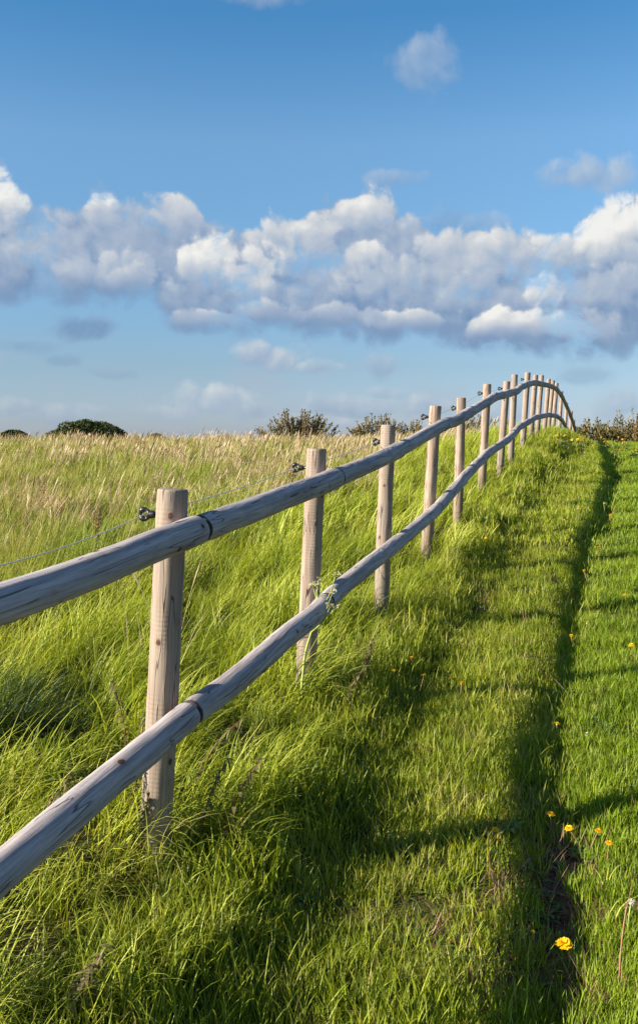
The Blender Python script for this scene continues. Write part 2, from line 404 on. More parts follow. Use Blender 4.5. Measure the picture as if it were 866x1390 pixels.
G_STOPS_MOWN = [(0, (0.0918, 0.1352, 0.011)), (0.35, (0.19, 0.2576, 0.0166)), (0.65, (0.3015, 0.3542, 0.0304)), (1, (0.4851, 0.4766, 0.0966))]
G_STOPS_VERGE = [(0, (0.0851, 0.14, 0.0101)), (0.4, (0.1871, 0.2741, 0.0177)), (0.75, (0.2835, 0.3732, 0.0316)), (1, (0.4309, 0.4782, 0.0885))]
G_STOPS_LONG = [(0, (0.112, 0.165, 0.0138)), (0.35, (0.2635, 0.33, 0.0248)), (0.7, (0.4085, 0.4554, 0.055)), (1, (0.6061, 0.6072, 0.165))]
G_STOPS_FIELD = [(0, (0.092, 0.1316, 0.012)), (0.35, (0.1886, 0.2444, 0.025)), (0.7, (0.2852, 0.329, 0.055)), (1, (0.4232, 0.4136, 0.15))]
STRAW = [(0, (0.2418, 0.1656, 0.095)), (0.5, (0.4092, 0.3036, 0.1995)), (1, (0.5208, 0.4232, 0.3135))]
M_MOWN = foliage_mat('mown grass', G_STOPS_MOWN, (1.6, .5), straw=((.34, .29, .11), 5, .52, .72))
M_VERGE = foliage_mat('verge grass', G_STOPS_VERGE, (1.3, .45), straw=((.36, .33, .12), 4, .56, .75))
M_LONG = foliage_mat('long grass', G_STOPS_LONG, (1.1, .45), straw=((.50, .42, .20), 3, .56, .74))
M_FIELD = foliage_mat('field grass', G_STOPS_FIELD, (.55, .5), straw=((.52, .42, .22), 1.3, .48, .68))
M_STRAW = foliage_mat('straw stalks', STRAW, (.8, .3), trans=.25, rough=.6)
M_HERB = foliage_mat('herb leaves', [(0, (.07, .12, .02)), (.6, (.13, .19, .035)), (1, (.22, .24, .07))], (2, .3), trans=.25)
M_CRUMB = foliage_mat('soil crumbs', [(0, (.05, .025, .02)), (1, (.20, .11, .085))], (9, .3), trans=.0, rough=.95, spec=.1)
M_DEAD = foliage_mat('dead grass', [(0, (.10, .045, .03)), (.5, (.22, .12, .08)), (1, (.42, .28, .17))], (3, .3), trans=.15)
M_TUSSOCK = foliage_mat('tussock grass', [(0, (.025, .045, .010)), (.6, (.06, .10, .018)), (1, (.14, .19, .04))], (2, .3), trans=.3)
M_NETTLE = foliage_mat('nettle leaves', [(0, (.08, .09, .03)), (.6, (.17, .17, .06)), (1, (.30, .24, .12))], (6, .4), tip=(.16, .07, .05), trans=.3)
M_REDSTEM = foliage_mat('red stems', [(0, (.14, .05, .035)), (1, (.30, .12, .08))], (5, .2), trans=.1)
M_DOCK = foliage_mat('dock seeds', [(0, (.12, .055, .03)), (1, (.32, .15, .08))], (5, .2), trans=.1)
M_BUSH = foliage_mat('bush leaves', [(0, (.018, .032, .010)), (.5, (.045, .065, .016)), (1, (.11, .12, .035))], (.7, .4), trans=.2)
M_SHRUB = foliage_mat('shrub leaves', [(0, (.075, .08, .022)), (.45, (.15, .135, .04)), (1, (.29, .20, .08))], (.9, .5), trans=.25)
M_BARK = plain_mat('twigs', (.17, .10, .07), .85)
M_STEM = plain_mat('green stem', (.30, .36, .10), .5)
M_DSTEM = plain_mat('dandelion stem', (.30, .17, .10), .5)
M_CREAM = foliage_mat('cream florets', [(0, (.35, .36, .17)), (1, (.70, .66, .45))], (20, .2), trans=.3)
M_PETAL = foliage_mat('yellow petals', [(0, (.78, .42, .005)), (.6, (.90, .60, .008)), (1, (.95, .72, .02))], (20, .2), trans=.3)
M_WHITE = foliage_mat('white florets', [(0, (.6, .58, .5)), (1, (.8, .8, .75))], (20, .2), trans=.3)
M_RAIL = wood_mat('weathered rail wood', 'rail')
M_POST = wood_mat('turned post wood', 'post')
M_BLACK = plain_mat('black plastic', (.018, .018, .02), .35, .5)
def wire_mat():
    t = NT('braided fence wire'); g = t.attr('grain', 'Vector'); s = t.n('ShaderNodeSeparateXYZ'); t.L.new(g, s.inputs[0])
    w = t.math('SINE', t.math('ADD', t.math('MULTIPLY', s.outputs[2], 900.), t.math('MULTIPLY', s.outputs[0], 900.)))
    return t.done(t.bsdf(t.mix(t.ramp(w, [(.3, 0.), (.8, 1.)]), (.55, .54, .50), (.28, .30, .30)), .6, .3))
M_WIRE = wire_mat()
def ground_mat():
    t = NT('soil and thatch'); geo = t.n('ShaderNodeNewGeometry'); p = geo.outputs['Position']
    n1 = t.noise(p, 2.2, 6, .6); n2 = t.noise(p, 45, 4, .65); bare = t.attr('bare')
    green = t.ramp(n1, [(.3, (.028, .034, .010)), (.55, (.06, .06, .016)), (.8, (.10, .075, .03))])
    soil = t.ramp(n2, [(.3, (.05, .022, .017)), (.55, (.15, .07, .055)), (.75, (.28, .16, .12))])
    k = t.ramp(t.math('ADD', bare, t.math('MULTIPLY', t.math('SUBTRACT', n1, .5), .3)), [(.08, 0.), (.25, 1.)])
    return t.done(t.bsdf(t.mix(k, green, soil), .95, .1, t.bump(n2, .8, .02)))
M_GROUND = ground_mat()

# ---------------------------------------------------------------- ground sheet
def bare_at(x, y):
    u = (x - fence_x(y)) * NRM
    b = 1.0 * np.exp(-(((u - 1.17) / .155) ** 2 + ((y - 2.86) / .44) ** 2))
    b = b + .3 * np.exp(-(((u - .92) / .10) ** 2 + ((y - 2.72) / .18) ** 2))
    b = b + .42 * np.exp(-((u - RUT(y)) / .07) ** 2) * (y < 9)
    return b
def build_ground():
    us = np.concatenate([-np.geomspace(1500, 6, 26), np.arange(-5.8, -.6, .2), np.arange(-.6, 2.4, .05), np.arange(2.4, 6, .2), np.geomspace(6, 1500, 26)])
    ys = np.concatenate([-np.geomspace(400, 5, 12), np.arange(-4.6, 1, .4), np.arange(1, 14, .1), np.arange(14, 34, .2), np.arange(34, 60, 1.), np.geomspace(60, 2600, 36)])
    Yg, Ug = np.meshgrid(ys, us, indexing='ij')
    X = S_F * np.clip(Yg, -20, 80) - C_F + Ug / NRM
    Z = hgt(X, Yg)
    V = np.stack([X, Yg, Z], -1).reshape(-1, 3); nu = len(us); ny = len(ys)
    i, j = np.meshgrid(np.arange(ny - 1), np.arange(nu - 1), indexing='ij'); a = (i * nu + j).ravel()
    Fc = np.stack([a, a + 1, a + nu + 1, a + nu], -1)
    o = mesh_obj('ground', V, Fc, M_GROUND, attrs={'bare': ('FLOAT', bare_at(V[:, 0], V[:, 1]))})
    return tag(o, kind='structure')

# ---------------------------------------------------------------- wooden fence
def sweep(P, R, seg=20, bumps=0.0, seed=0, caps=(True, True), s0=0.0, groove=None):
    """tube through points P with radii R; returns verts, faces and the grain coordinate"""
    P = np.asarray(P, float); n = len(P)
    T = np.gradient(P, axis=0); T /= np.linalg.norm(T, axis=1)[:, None]
    ref = np.array([0, 0, 1.0]) if abs(T[n // 2][2]) < .8 else np.array([0, -1.0, 0])
    A = np.cross(T, ref); A /= np.linalg.norm(A, axis=1)[:, None]; B = np.cross(A, T)
    s = s0 + np.concatenate([[0], np.cumsum(np.linalg.norm(np.diff(P, axis=0), axis=1))])
    th = np.linspace(0, 2 * np.pi, seg, endpoint=False)
    rs = np.asarray(R, float)[:, None] * np.ones(seg)[None]
    if bumps:
        for i in range(n):
            for j in range(seg):
                q = Vector((math.cos(th[j]) * 1.2 + seed * 3.7, math.sin(th[j]) * 1.2, s[i] * 5))
                rs[i, j] += bumps * mnoise.noise(q) + bumps * .4 * mnoise.noise(q * 3.1)
    if groove:
        th0, wd, dp, sa, sb = groove
        for i in range(n):
            tt = th0 + .12 * math.sin(s[i] * 7) + .05 * math.sin(s[i] * 23)
            k = float(sst(s[i], sa - .1, sa + .05) * (1 - sst(s[i], sb - .15, sb)))
            rs[i] -= dp * k * np.exp(-(((th - tt + np.pi) % (2 * np.pi) - np.pi) / wd) ** 2)
    V = (P[:, None] + rs[..., None] * (np.cos(th)[None, :, None] * A[:, None] + np.sin(th)[None, :, None] * B[:, None])).reshape(-1, 3)
    grain = np.stack([rs * np.cos(th)[None], rs * np.sin(th)[None], s[:, None] * np.ones(seg)[None]], -1).reshape(-1, 3)
    Fc = [(i * seg + j, i * seg + (j + 1) % seg, (i + 1) * seg + (j + 1) % seg, (i + 1) * seg + j) for i in range(n - 1) for j in range(seg)]
    if caps[0]: Fc.append(tuple(reversed(range(seg))))
    if caps[1]: Fc.append(tuple((n - 1) * seg + j for j in range(seg)))
    return V, Fc, grain

#        top x, top y, bottom x, bottom y, diameter (m)
POSTS = [(235,664,210,1172,.100),(430,609,414,938,.093),(527,577,517,826,.091),(591,551,578,762,.091),(626,540,621,705,.086),(661.2,521.4,653,668,.088),
         (687.5,517.7,678,640,.088),(698.2,508.5,693,616,.086),(715.9,505.7,708.7,607,.090),(726.5,509,720,590,.088),(734.8,509.4,728.7,588,.086),
         (744.4,514.6,738,589,.090),(750.1,516.4,743.5,588,.088),(755.1,520,750,587,.090),(761.6,531,758.5,588,.088),(768.4,547,766.5,590,.088),
         (775.0,558,773,594,.088),(778.3,570,777.6,600,.088)]
UPPER = [(0,821),(80,793),(160,760),(235,732),(268,719),(300,708),(370,682),(455.6,649),(500,631),(541,611),(581,588),(601,577),(616,572),(638,559.5),(661,545.5),(671,539),
         (687,535),(700,531.3),(704,528),(708,524.8),(716,521.6),(726,519.4),(735,521.6),(744,523.2),(750,525.4),(755,528.4),(761,536),(766.5,547),(771,557),(775,567.5),(779,580),(781.5,589)]
LOWER = [(0,1185),(110,1092),(225,997),(256,970),(300,940),(370,881),(433,829),(441,818),(455,804),(500,768),(540,736),(581,702),(593.5,690),(616,664),(634,643),(661,616),
         (668,611),(687,598),(696,590),(702,581.5),(716,573),(726,566.8),(735,565),(744,563.2),(755,564.6),(762,570),(767,579),(771,586),(775,596),(779,607),(781.5,615)]
J_UP = [268,455.6,541,601,638,671,693,704,718,728.5,737,746,752,757,763.5,770,776.3]
J_LO = [256,441,540,593.5,634,667,690,701,717,728,737,746,752,757,763.5,769.5,776.3]
INSUL = {0: (197,698), 1: (402,635), 2: (510,600), 3: (574.5,566), 4: (615,554), 5: (650.5,534), 6: (677.5,527.5), 8: (708,515)}

def ring_mesh(c, post_c, r=.0155, tube=.0078):
    """screw-in ring insulator: an open-jawed ring, a ribbed neck and a threaded stem into the post"""
    V = []; Fc = []
    ax = np.array([S_F, 1, 0]) * NRM                       # the wire passes along the fence
    side = np.array(post_c) - np.array(c); side[2] = 0; side -= ax * side.dot(ax); L0 = np.linalg.norm(side); side /= L0
    up = np.cross(side, ax); up /= np.linalg.norm(up)
    a0, a1 = math.radians(-15), math.radians(338)
    pts = [np.array(c) + r * (math.cos(a) * side * 1. + math.sin(a) * up) for a in np.linspace(0, 2 * math.pi, 26)]
    segs = [(pts, [tube * (1 + .25 * math.cos(3 * i / 25 * 6.28)) for i in range(26)])]
    base = np.array(c) + side * (r * .9)
    neck = [base + side * t for t in np.linspace(0, .022, 9)]
    segs.append((neck, [.0115, .0140, .0105, .0138, .0105, .0135, .010, .0125, .009]))
    segs.append(([base + side * .02, base + side * (L0 - r * .9 + .005 - .03)], [.0062, .0062]))
    segs.append(([np.array(c) - side * r * .2 + up * r * .85 , np.array(c) + side * r * .1 + up * r * 1.25], [.006, .005]))
    for pp, rr in segs:
        v, f, _ = sweep(pp, rr, 12); b = sum(len(x) for x in V); V.append(v); Fc += [tuple(i + b for i in q) for q in f]
    return np.concatenate(V), Fc

def build_fence():
    f = empty('post_and_rail_fence', tuple(at(210, 1172, 2.93)), 'weathered grey post and rail fence of round timber climbing the grassy hill', 'fence')
    post_objs = []; axes = []
    extra = (-.91, 1.55)
    data = []
    for (tx, ty, bx, by, dia) in POSTS:
        top = at_u(tx, ty, 0); y = top[1]; bot = at(bx, by, y)
        d = (top - bot); d /= np.linalg.norm(d)
        data.append((top, bot - d * .28, dia))
    t0 = np.array([-1.406 + S_F * 1.5, 1.5, hgt(-.92, 1.5) + 1.12]); data.append((t0, t0 + np.array([-.05, 0, -1.4]), .098))
    for k, (top, bot, dia) in enumerate(data):
        near = k < 4 or k == 18
        n = 60 if near else 24; seg = 72 if near else 24
        Lp = np.linalg.norm(top - bot)
        ts = np.concatenate([np.linspace(0, 1 - .012 / Lp, n), [1 - .006 / Lp, 1 - .002 / Lp, 1]])
        R = dia / 2 * (1.02 - .05 * ts); R[-3] *= .995; R[-2] *= .975; R[-1] *= .93
        P = bot[None] + (top - bot)[None] * ts[:, None]
        gr = {0: (math.radians(-95), .028, .006, Lp - .5, Lp + 1), 1: (math.radians(-80), .03, .022, .3, Lp + 1), 2: (math.radians(-120), .05, .010, Lp - .25, Lp + 1), 3: (math.radians(-60), .05, .012, Lp - .3, Lp + 1)}.get(k)
        V, Fc, g = sweep(P, R, seg, .0022 if near else .0015, seed=k, groove=gr)
        p = mesh_obj('post', V, Fc, M_POST, f, attrs={'grain': ('FLOAT_VECTOR', g)})
        post_objs.append(p); axes.append((top, bot))
    ring_at = {}
    for k, (ix, iy) in INSUL.items():
        top, bot = axes[k]
        # beside the post, a little on the field side
        d = raydir(ix, iy); z = d[2] / d[1] * top[1] + EYE
        for _ in range(3):
            tt = (z - bot[2]) / (top[2] - bot[2]); pc = bot + (top - bot) * tt
            lo, hi = 0.0, .3
            for _ in range(30):
                m = (lo + hi) / 2; c = pc + np.array([-1, S_F, 0]) * NRM * m
                if c[0] / c[1] > d[0] / d[1]: lo = m
                else: hi = m
            z = d[2] / d[1] * c[1] + EYE
        c = c.copy(); c[2] = z; pc = pc.copy(); pc[2] = z; ring_at[k] = c
        V, Fc = ring_mesh(c, pc)
        mesh_obj('ring_insulator', V, Fc, M_BLACK, post_objs[k])
    OFF = .082
    def rails(pts, joints, r0, seed):
        xs = [p[0] for p in pts]; ysx = [p[1] for p in pts]
        dense = np.concatenate([np.linspace(0, 600, 90), np.linspace(603, 700, 50), np.linspace(701, 781.5, 130)])
        yy = np.interp(dense, xs, ysx)
        P = np.array([at_u(a, b, OFF) for a, b in zip(dense, yy)])
        d0 = P[12] - P[0]; d0 /= np.linalg.norm(d0)
        back = [P[0] - d0 * t for t in np.arange(1.15, .02, -.05)]
        JP = [P[0] - d0 * 1.15, P[0] - d0 * .62] if False else [P[0] - d0 * 1.15]
        P = np.concatenate([back, P]); s = np.concatenate([[0], np.cumsum(np.linalg.norm(np.diff(P, axis=0), axis=1))])
        ss = np.arange(0, s[-1], .03); Q = np.stack([np.interp(ss, s, P[:, i]) for i in range(3)], -1)
        for it in range(7):
            Q[1:-1] = Q[1:-1] * .5 + (Q[:-2] + Q[2:]) * .25
        js = [0.0]
        for jx in joints:
            p = at_u(jx, float(np.interp(jx, xs, ysx)), OFF); js.append(ss[np.argmin(np.linalg.norm(Q - p, axis=1))])
        js.insert(1, js[1] - 1.55); js[0] = max(0, js[1] - 1.4)
        js.append(ss[-1])
        for b in range(len(js) - 1):
            a0, a1 = js[b] + .001, js[b + 1] - .001
            if a1 - a0 < .2: continue
            n = max(12, int((a1 - a0) / (.025 if b < 6 else .06)))
            q = np.concatenate([[a0, a0 + .015, a0 + .0155, a0 + .021], np.linspace(a0 + .032, a1 - .02, n), [a1 - .009, a1 - .003, a1]])
            PP = np.stack([np.interp(q, ss, Q[:, i]) for i in range(3)], -1)
            tt = (q - a0) / (a1 - a0)
            R = r0 * (.965 + .085 * tt) * (1 + .015 * math.sin(b * 2.1 + seed))
            if b >= 8: R = R * .99
            R[0] *= .5; R[1] *= .5; R[2] *= .93; R[3] *= .985; R[-1] *= .95; R[-2] *= .985; R[:5] *= .965
            # slow natural bends of the timber
            for i in range(len(PP)):
                w = math.sin(math.pi * tt[i]); PP[i] += np.array([mnoise.noise(Vector((q[i] * 2.2, seed, b))), 0, mnoise.noise(Vector((q[i] * 2.2, seed + 9, b)))]) * .006 * w
            seg = 56 if b < 4 else 24
            V, Fc, g = sweep(PP, R, seg, .0028 if b < 5 else .004, seed=seed + b * 1.7)
            jshade = np.zeros(len(PP)); jshade[:4] = 1; jshade[-1] = 1                    # end grain and neck darkened to paint in the joint's shadow line
            mesh_obj('rail', V, Fc, M_RAIL, f, attrs={'grain': ('FLOAT_VECTOR', g), 'joint_shade': ('FLOAT', np.repeat(jshade, seg))})
    rails(UPPER, J_UP, .0455, 3)
    rails(LOWER, J_LO, .0440, 21)
    # the electric wire threaded through the rings, sagging slightly between them
    r0 = ring_at[0]; w1 = at(0, 768, r0[1] - (r0[0] + .95) / S_F * .0 - .62)
    pts = [r0 + (w1 - r0) * 2.6, w1, r0] + [ring_at[k] for k in sorted(INSUL) if k]
    W = []
    for a, b in zip(pts[:-1], pts[1:]):
        for t in np.linspace(0, 1, 14)[:-1]: W.append(a + (b - a) * t - np.array([0, 0, .012 * 4 * t * (1 - t)]))
    W.append(pts[-1])
    V, Fc, g = sweep(W, [.0019] * len(W), 8)
    mesh_obj('electric_wire', V, Fc, M_WIRE, f, attrs={'grain': ('FLOAT_VECTOR', g)})
    return f

# ---------------------------------------------------------------- grass
tuft_colls = {}
def blades(n, radius, lmin, lmax, width, seg=4, lean=.2, curl=.8, az=0.0, azs=.8, r=rng, prof='blade', base=None, tone=(0, 1)):
    """n curved blades growing from a disc; returns verts, faces, tone, along"""
    rr = radius * np.sqrt(r.random(n)); a = r.random(n) * 2 * np.pi
    B = np.stack([rr * np.cos(a), rr * np.sin(a), np.full(n, -.015)], -1) if base is None else base
    L = r.uniform(lmin, lmax, n) * r.uniform(.75, 1.0, n); phi = az + r.normal(0, azs, n)
    th = np.abs(r.normal(lean, lean * .6 + .06, n)); cu = curl * r.uniform(.3, 1.5, n)
    tw = r.uniform(-.9, .9, n); tn = r.uniform(tone[0], tone[1], n)
    V = np.zeros((n, 2 * seg + 1, 3)); al = np.zeros((n, 2 * seg + 1)); p = B.copy()
    for k in range(seg + 1):
        t = k / seg
        if k:
            ang = np.minimum(th + cu * (t - .5 / seg) ** 1.4, 2.0)
            p = p + (L / seg)[:, None] * np.stack([np.sin(ang) * np.cos(phi), np.sin(ang) * np.sin(phi), np.cos(ang)], -1)
        if prof == 'blade': w = width * (1 - t) ** .55 * (.75 + .25 * min(1, t * 4 + .3))
        else: w = width * (.28 if t < .72 else 1.0 if t < .9 else .5)
        wd = np.stack([-np.sin(phi + tw), np.cos(phi + tw), .15 * tw], -1) * (w / 2)
        if np.ndim(w) == 0: pass
        if k < seg: V[:, 2 * k] = p - wd; V[:, 2 * k + 1] = p + wd; al[:, 2 * k:2 * k + 2] = t
        else: V[:, 2 * seg] = p; al[:, 2 * seg] = 1
    m = 2 * seg + 1; Fc = []
    b = np.arange(n) * m
    for k in range(seg - 1):
        Fc += np.stack([b + 2 * k, b + 2 * k + 1, b + 2 * k + 3, b + 2 * k + 2], -1).tolist()
    Fc += np.stack([b + 2 * seg - 2, b + 2 * seg - 1, b + 2 * seg], -1).tolist()
    return V.reshape(-1, 3), Fc, np.repeat(tn, m), al.ravel()
def join(parts):
    V = []; Fc = []; T = []; A = []; o = 0
    for v, f, t, a in parts:
        V.append(v); Fc += [[i + o for i in q] for q in f]; T.append(t); A.append(a); o += len(v)
    return np.concatenate(V), Fc, np.concatenate(T), np.concatenate(A)
def raw_mesh(name, data, mat):
    V, Fc, T, A = data
    me = bpy.data.meshes.new(name); me.from_pydata(V.tolist(), [], Fc)
    me.polygons.foreach_set('use_smooth', [True] * len(me.polygons))
    for k, arr in (('tone', T), ('along', A)):
        at_ = me.attributes.new(k, 'FLOAT', 'POINT'); at_.data.foreach_set('value', np.asarray(arr, dtype=np.float32))
    me.materials.append(mat); return me
def tuft_collection(name, variants, mat):
    c = bpy.data.collections.new(name)
    for i, d in enumerate(variants):
        o = bpy.data.objects.new(name, raw_mesh(name, d, mat)); c.objects.link(o)
    return c
def scatter(name, coll, P, rz, scl, idx, tilt=None):
    n = len(P); me = bpy.data.meshes.new(name); me.from_pydata(np.asarray(P).tolist(), [], [])
    a = me.attributes.new('rot', 'FLOAT_VECTOR', 'POINT'); R = np.zeros((n, 3), np.float32); R[:, 2] = rz
    if tilt is not None: R[:, 0] = tilt[0]; R[:, 1] = tilt[1]
    a.data.foreach_set('vector', R.ravel())
    a = me.attributes.new('scl', 'FLOAT', 'POINT'); a.data.foreach_set('value', np.asarray(scl, np.float32))
    a = me.attributes.new('idx', 'INT', 'POINT'); a.data.foreach_set('value', np.asarray(idx, np.int32))
    o = link(bpy.data.objects.new(name, me))
    ng = bpy.data.node_groups.new(name, 'GeometryNodeTree')
    ng.interface.new_socket('Geometry', in_out='INPUT', socket_type='NodeSocketGeometry'); ng.interface.new_socket('Geometry', in_out='OUTPUT', socket_type='NodeSocketGeometry')
    N = ng.nodes; L = ng.links
    gi = N.new('NodeGroupInput'); go = N.new('NodeGroupOutput')
    ci = N.new('GeometryNodeCollectionInfo'); ci.inputs[0].default_value = coll; ci.inputs['Separate Children'].default_value = True; ci.inputs['Reset Children'].default_value = True
    ip = N.new('GeometryNodeInstanceOnPoints'); ip.inputs['Pick Instance'].default_value = True
    def na(nm, typ):
        q = N.new('GeometryNodeInputNamedAttribute'); q.data_type = typ; q.inputs[0].default_value = nm; return q.outputs[0]
    er = N.new('FunctionNodeEulerToRotation'); L.new(na('rot', 'FLOAT_VECTOR'), er.inputs[0])
    L.new(gi.outputs[0], ip.inputs['Points']); L.new(ci.outputs[0], ip.inputs['Instance']); L.new(na('idx', 'INT'), ip.inputs['Instance Index'])
    L.new(er.outputs[0], ip.inputs['Rotation']); L.new(na('scl', 'FLOAT'), ip.inputs['Scale']); L.new(ip.outputs[0], go.inputs[0])
    md = o.modifiers.new('grass', 'NODES'); md.node_group = ng
    return o
def sample(dens, ulo, uhi, ylo, yhi, keep=None):
    """random ground points with dens(y, u) per square metre inside what the camera could see with some margin"""
    out = []
    y = ylo
    while y < yhi:
        st = .5 if y < 10 else 1.0
        xl = max(fence_x(y) + ulo / NRM, -.40 * (y + st) - 1.6); xr = min(fence_x(y + st) + uhi / NRM, .40 * (y + st) + 1.2)
        if xr > xl:
            dmax = 400; n = rng.poisson(dens(y) * (xr - xl) * st)
            X = rng.uniform(xl, xr, n); Y = rng.uniform(y, y + st, n)
            U = (X - fence_x(Y)) * NRM; k = (U > ulo) & (U < uhi)
            X, Y, U = X[k], Y[k], U[k]
            if keep is not None:
                k = rng.random(len(X)) < keep(X, Y, U); X, Y, U = X[k], Y[k], U[k]
            out.append(np.stack([X, Y, U], -1))
        y += st
    return np.concatenate(out)
def nz(x, y, s, seed=0.0):
    return np.array([mnoise.noise(Vector((a * s, b * s, seed))) for a, b in zip(x, y)])
def place(name, coll, nvar, P, scl, rzs=.5, tilt=0.0, dz=0.0):
    Z = hgt(P[:, 0], P[:, 1]) + dz; n = len(P)
    o = scatter(name, coll, np.stack([P[:, 0], P[:, 1], Z], -1), rng.normal(0, rzs, n), scl, rng.integers(0, nvar, n),
                (rng.normal(0, tilt, n), rng.normal(0, tilt, n)) if tilt else None)
    return tag(o, kind='stuff')

def build_grass():
    r = rng
    # --- short mown grass of the path
    def thin(X, Y, U): return 1 - np.clip(bare_at(X, Y) * 1.45 - .28, 0, .96)
    for (y0, y1, wk, dk) in ((1.5, 8, 1.0, 1.0), (8, 26, 1.9, .55)):
        V = [join([blades(int(95 * dk), .10, .035, .085, .0042 * wk, 3, .22, .5, 0.0, 3), blades(10, .10, .08, .14, .0040 * wk, 4, .25, .6, 0.0, 2, tone=(.5, 1))]) for _ in range(8)]
        c = tuft_collection('mown tuft', V, M_MOWN)
        P = sample(lambda y: 210 if y < 6 else 120, .05, 1.16, y0, y1, thin)
        s = np.clip(1.0 + .45 * nz(P[:, 0], P[:, 1], 2.2) + .3 * nz(P[:, 0], P[:, 1], 7) + r.normal(0, .14, len(P)), .75, 1.6)
        s = s * (1 + .6 * np.exp(-((P[:, 2] - .10) / .12) ** 2))
        tag(place('mown_grass', c, len(V), P, s, 3), 'short mown grass of the path beside the fence', 'grass')
        # greener, slightly longer grass right of the rut
        V = [blades(int(110 * dk), .10, .045, .10, .0046 * wk, 3, .18, .4, 0.0, 3) for _ in range(8)]
        c = tuft_collection('verge tuft', V, M_VERGE)
        P = sample(lambda y: 190 if y < 6 else 95, 1.02, 9.0, y0, y1, thin)
        s = np.clip(1.0 + .35 * nz(P[:, 0], P[:, 1], 1.6, 5) + .25 * nz(P[:, 0], P[:, 1], 6, 5) + r.normal(0, .12, len(P)), .75, 1.5)
        tag(place('verge_grass', c, len(V), P, s, 3), 'bright green grass to the right of the worn rut', 'grass')
    # --- long grass of the bank under the fence, blown to the right
    def kb(X, Y, U):
        e = .15 * (1 - sst(Y, 3.2, 4.2)) - .03 + .10 * nz(X, Y, 1.7, 9)
        return np.clip(1 - sst(U - e, .02, .22), 0, 1)
    for (y0, y1, wk, dk) in ((1.5, 7.5, 1.0, 1.0), (7.5, 25, 1.7, .55)):
        V = [blades(int(52 * dk), .10, .22, .46, .0062 * wk, 6, .32, 1.5, -.1, .75) for _ in range(7)]
        V += [join([blades(int(36 * dk), .10, .2, .42, .0058 * wk, 6, .5, 1.6, -.1, .7), blades(9, .1, .38, .60, .0042 * wk, 6, .35, 1.1, -.1, .5, tone=(.6, 1))]) for _ in range(4)]
        V += [blades(int(40 * dk), .10, .2, .4, .0060 * wk, 5, .15, .7, 0, 3) for _ in range(2)]
        c = tuft_collection('long tuft', V, M_LONG)
        P = sample(lambda y: 62 if y < 7 else 46, -2.6, .46, y0, y1, kb)
        s = np.clip(.80 + .65 * nz(P[:, 0], P[:, 1], 2.1, 2) + .3 * nz(P[:, 0], P[:, 1], 6, 2) + r.normal(0, .1, len(P)), .35, 1.4)
        s = s * np.where(P[:, 1] > 9, .85, 1) * (1 - .30 * sst(P[:, 2], .0, .3)) * (1 - .55 * np.exp(-(((P[:, 0] + .49) / .20) ** 2 + ((P[:, 1] - 2.68) / .30) ** 2))) * (1 - .35 * np.exp(-((P[:, 2] + .02) / .10) ** 2) * (P[:, 1] > 5))
        tag(place('long_bank_grass', c, len(V), P, s, .45), 'long wind-blown green grass on the bank under the fence', 'grass')
    # --- medium high grass between bank and path, in clumps
    V = [blades(40, .09, .07, .16, .0046, 4, .4, 1.1, .0, 1.4) for _ in range(6)]
    c = tuft_collection('medium tuft', V, M_LONG)
    def km(X, Y, U): return np.clip((1 - sst(U, .12, .42)) * (.45 + 1.6 * nz(X, Y, 2.3, 6)), 0, 1) + .9 * np.exp(-((U - RUT(Y) - .13) / .10) ** 2) * np.clip(nz(X, Y, 1.9, 2) * 3, 0, 1) + .5 * np.exp(-((U - RUT(Y) + .15) / .10) ** 2) * np.clip(nz(X, Y, 2.9, 12) * 3, 0, 1)
    P = sample(lambda y: 80 if y < 8 else 50, .02, 1.6, 1.5, 24, lambda X, Y, U: km(X, Y, U) * (1 - np.clip(bare_at(X, Y) * 2 - .3, 0, 1)) * np.where((Y < 2.7) & (U > .7), .2, 1))
    tag(place('tufted_grass', c, len(V), P, np.clip(.9 + r.normal(0, .2, len(P)), .5, 1.5), .8), 'tufts of medium grass along the bank foot and the rut', 'grass')
    # --- low broad leaves of clover, plantain and dandelion between the blades
    V = []
    for _ in range(6):
        q = [leaf((r.normal(0, .03), r.normal(0, .03), .012), (math.cos(a), math.sin(a), r.uniform(.3, 1.2)), r.uniform(.03, .075), r.uniform(.008, .016), .4, r.random()) for a in r.uniform(0, 6.28, 10)]
        V.append(join(q))
    c = tuft_collection('herb leaves', V, M_HERB)
    P = sample(lambda y: 40, .1, 3.5, 1.5, 16, lambda X, Y, U: np.clip(.14 + 1.0 * np.exp(-((U - RUT(Y)) / .25) ** 2) + nz(X, Y, 1.3, 14), 0, 1))
    tag(place('herb_leaves', c, len(V), P, r.uniform(.6, 1.2, len(P)), 3), 'low broad weed leaves mixed into the path grass', 'weeds')
    # --- single dry straws lying across the grass
    V = [blades(3, .06, .12, .28, .0038, 5, .9, .5, 0, 3, tone=(.5, 1)) for _ in range(6)]
    c = tuft_collection('loose straw', V, M_STRAW)
    P = sample(lambda y: 7, .05, 2.6, 1.5, 14, lambda X, Y, U: np.clip(.35 + nz(X, Y, 1.5, 22), 0, 1))
    tag(place('loose_straw', c, len(V), P, r.uniform(.6, 1.1, len(P)), 3), 'scattered dry straws lying on the path', 'straw')
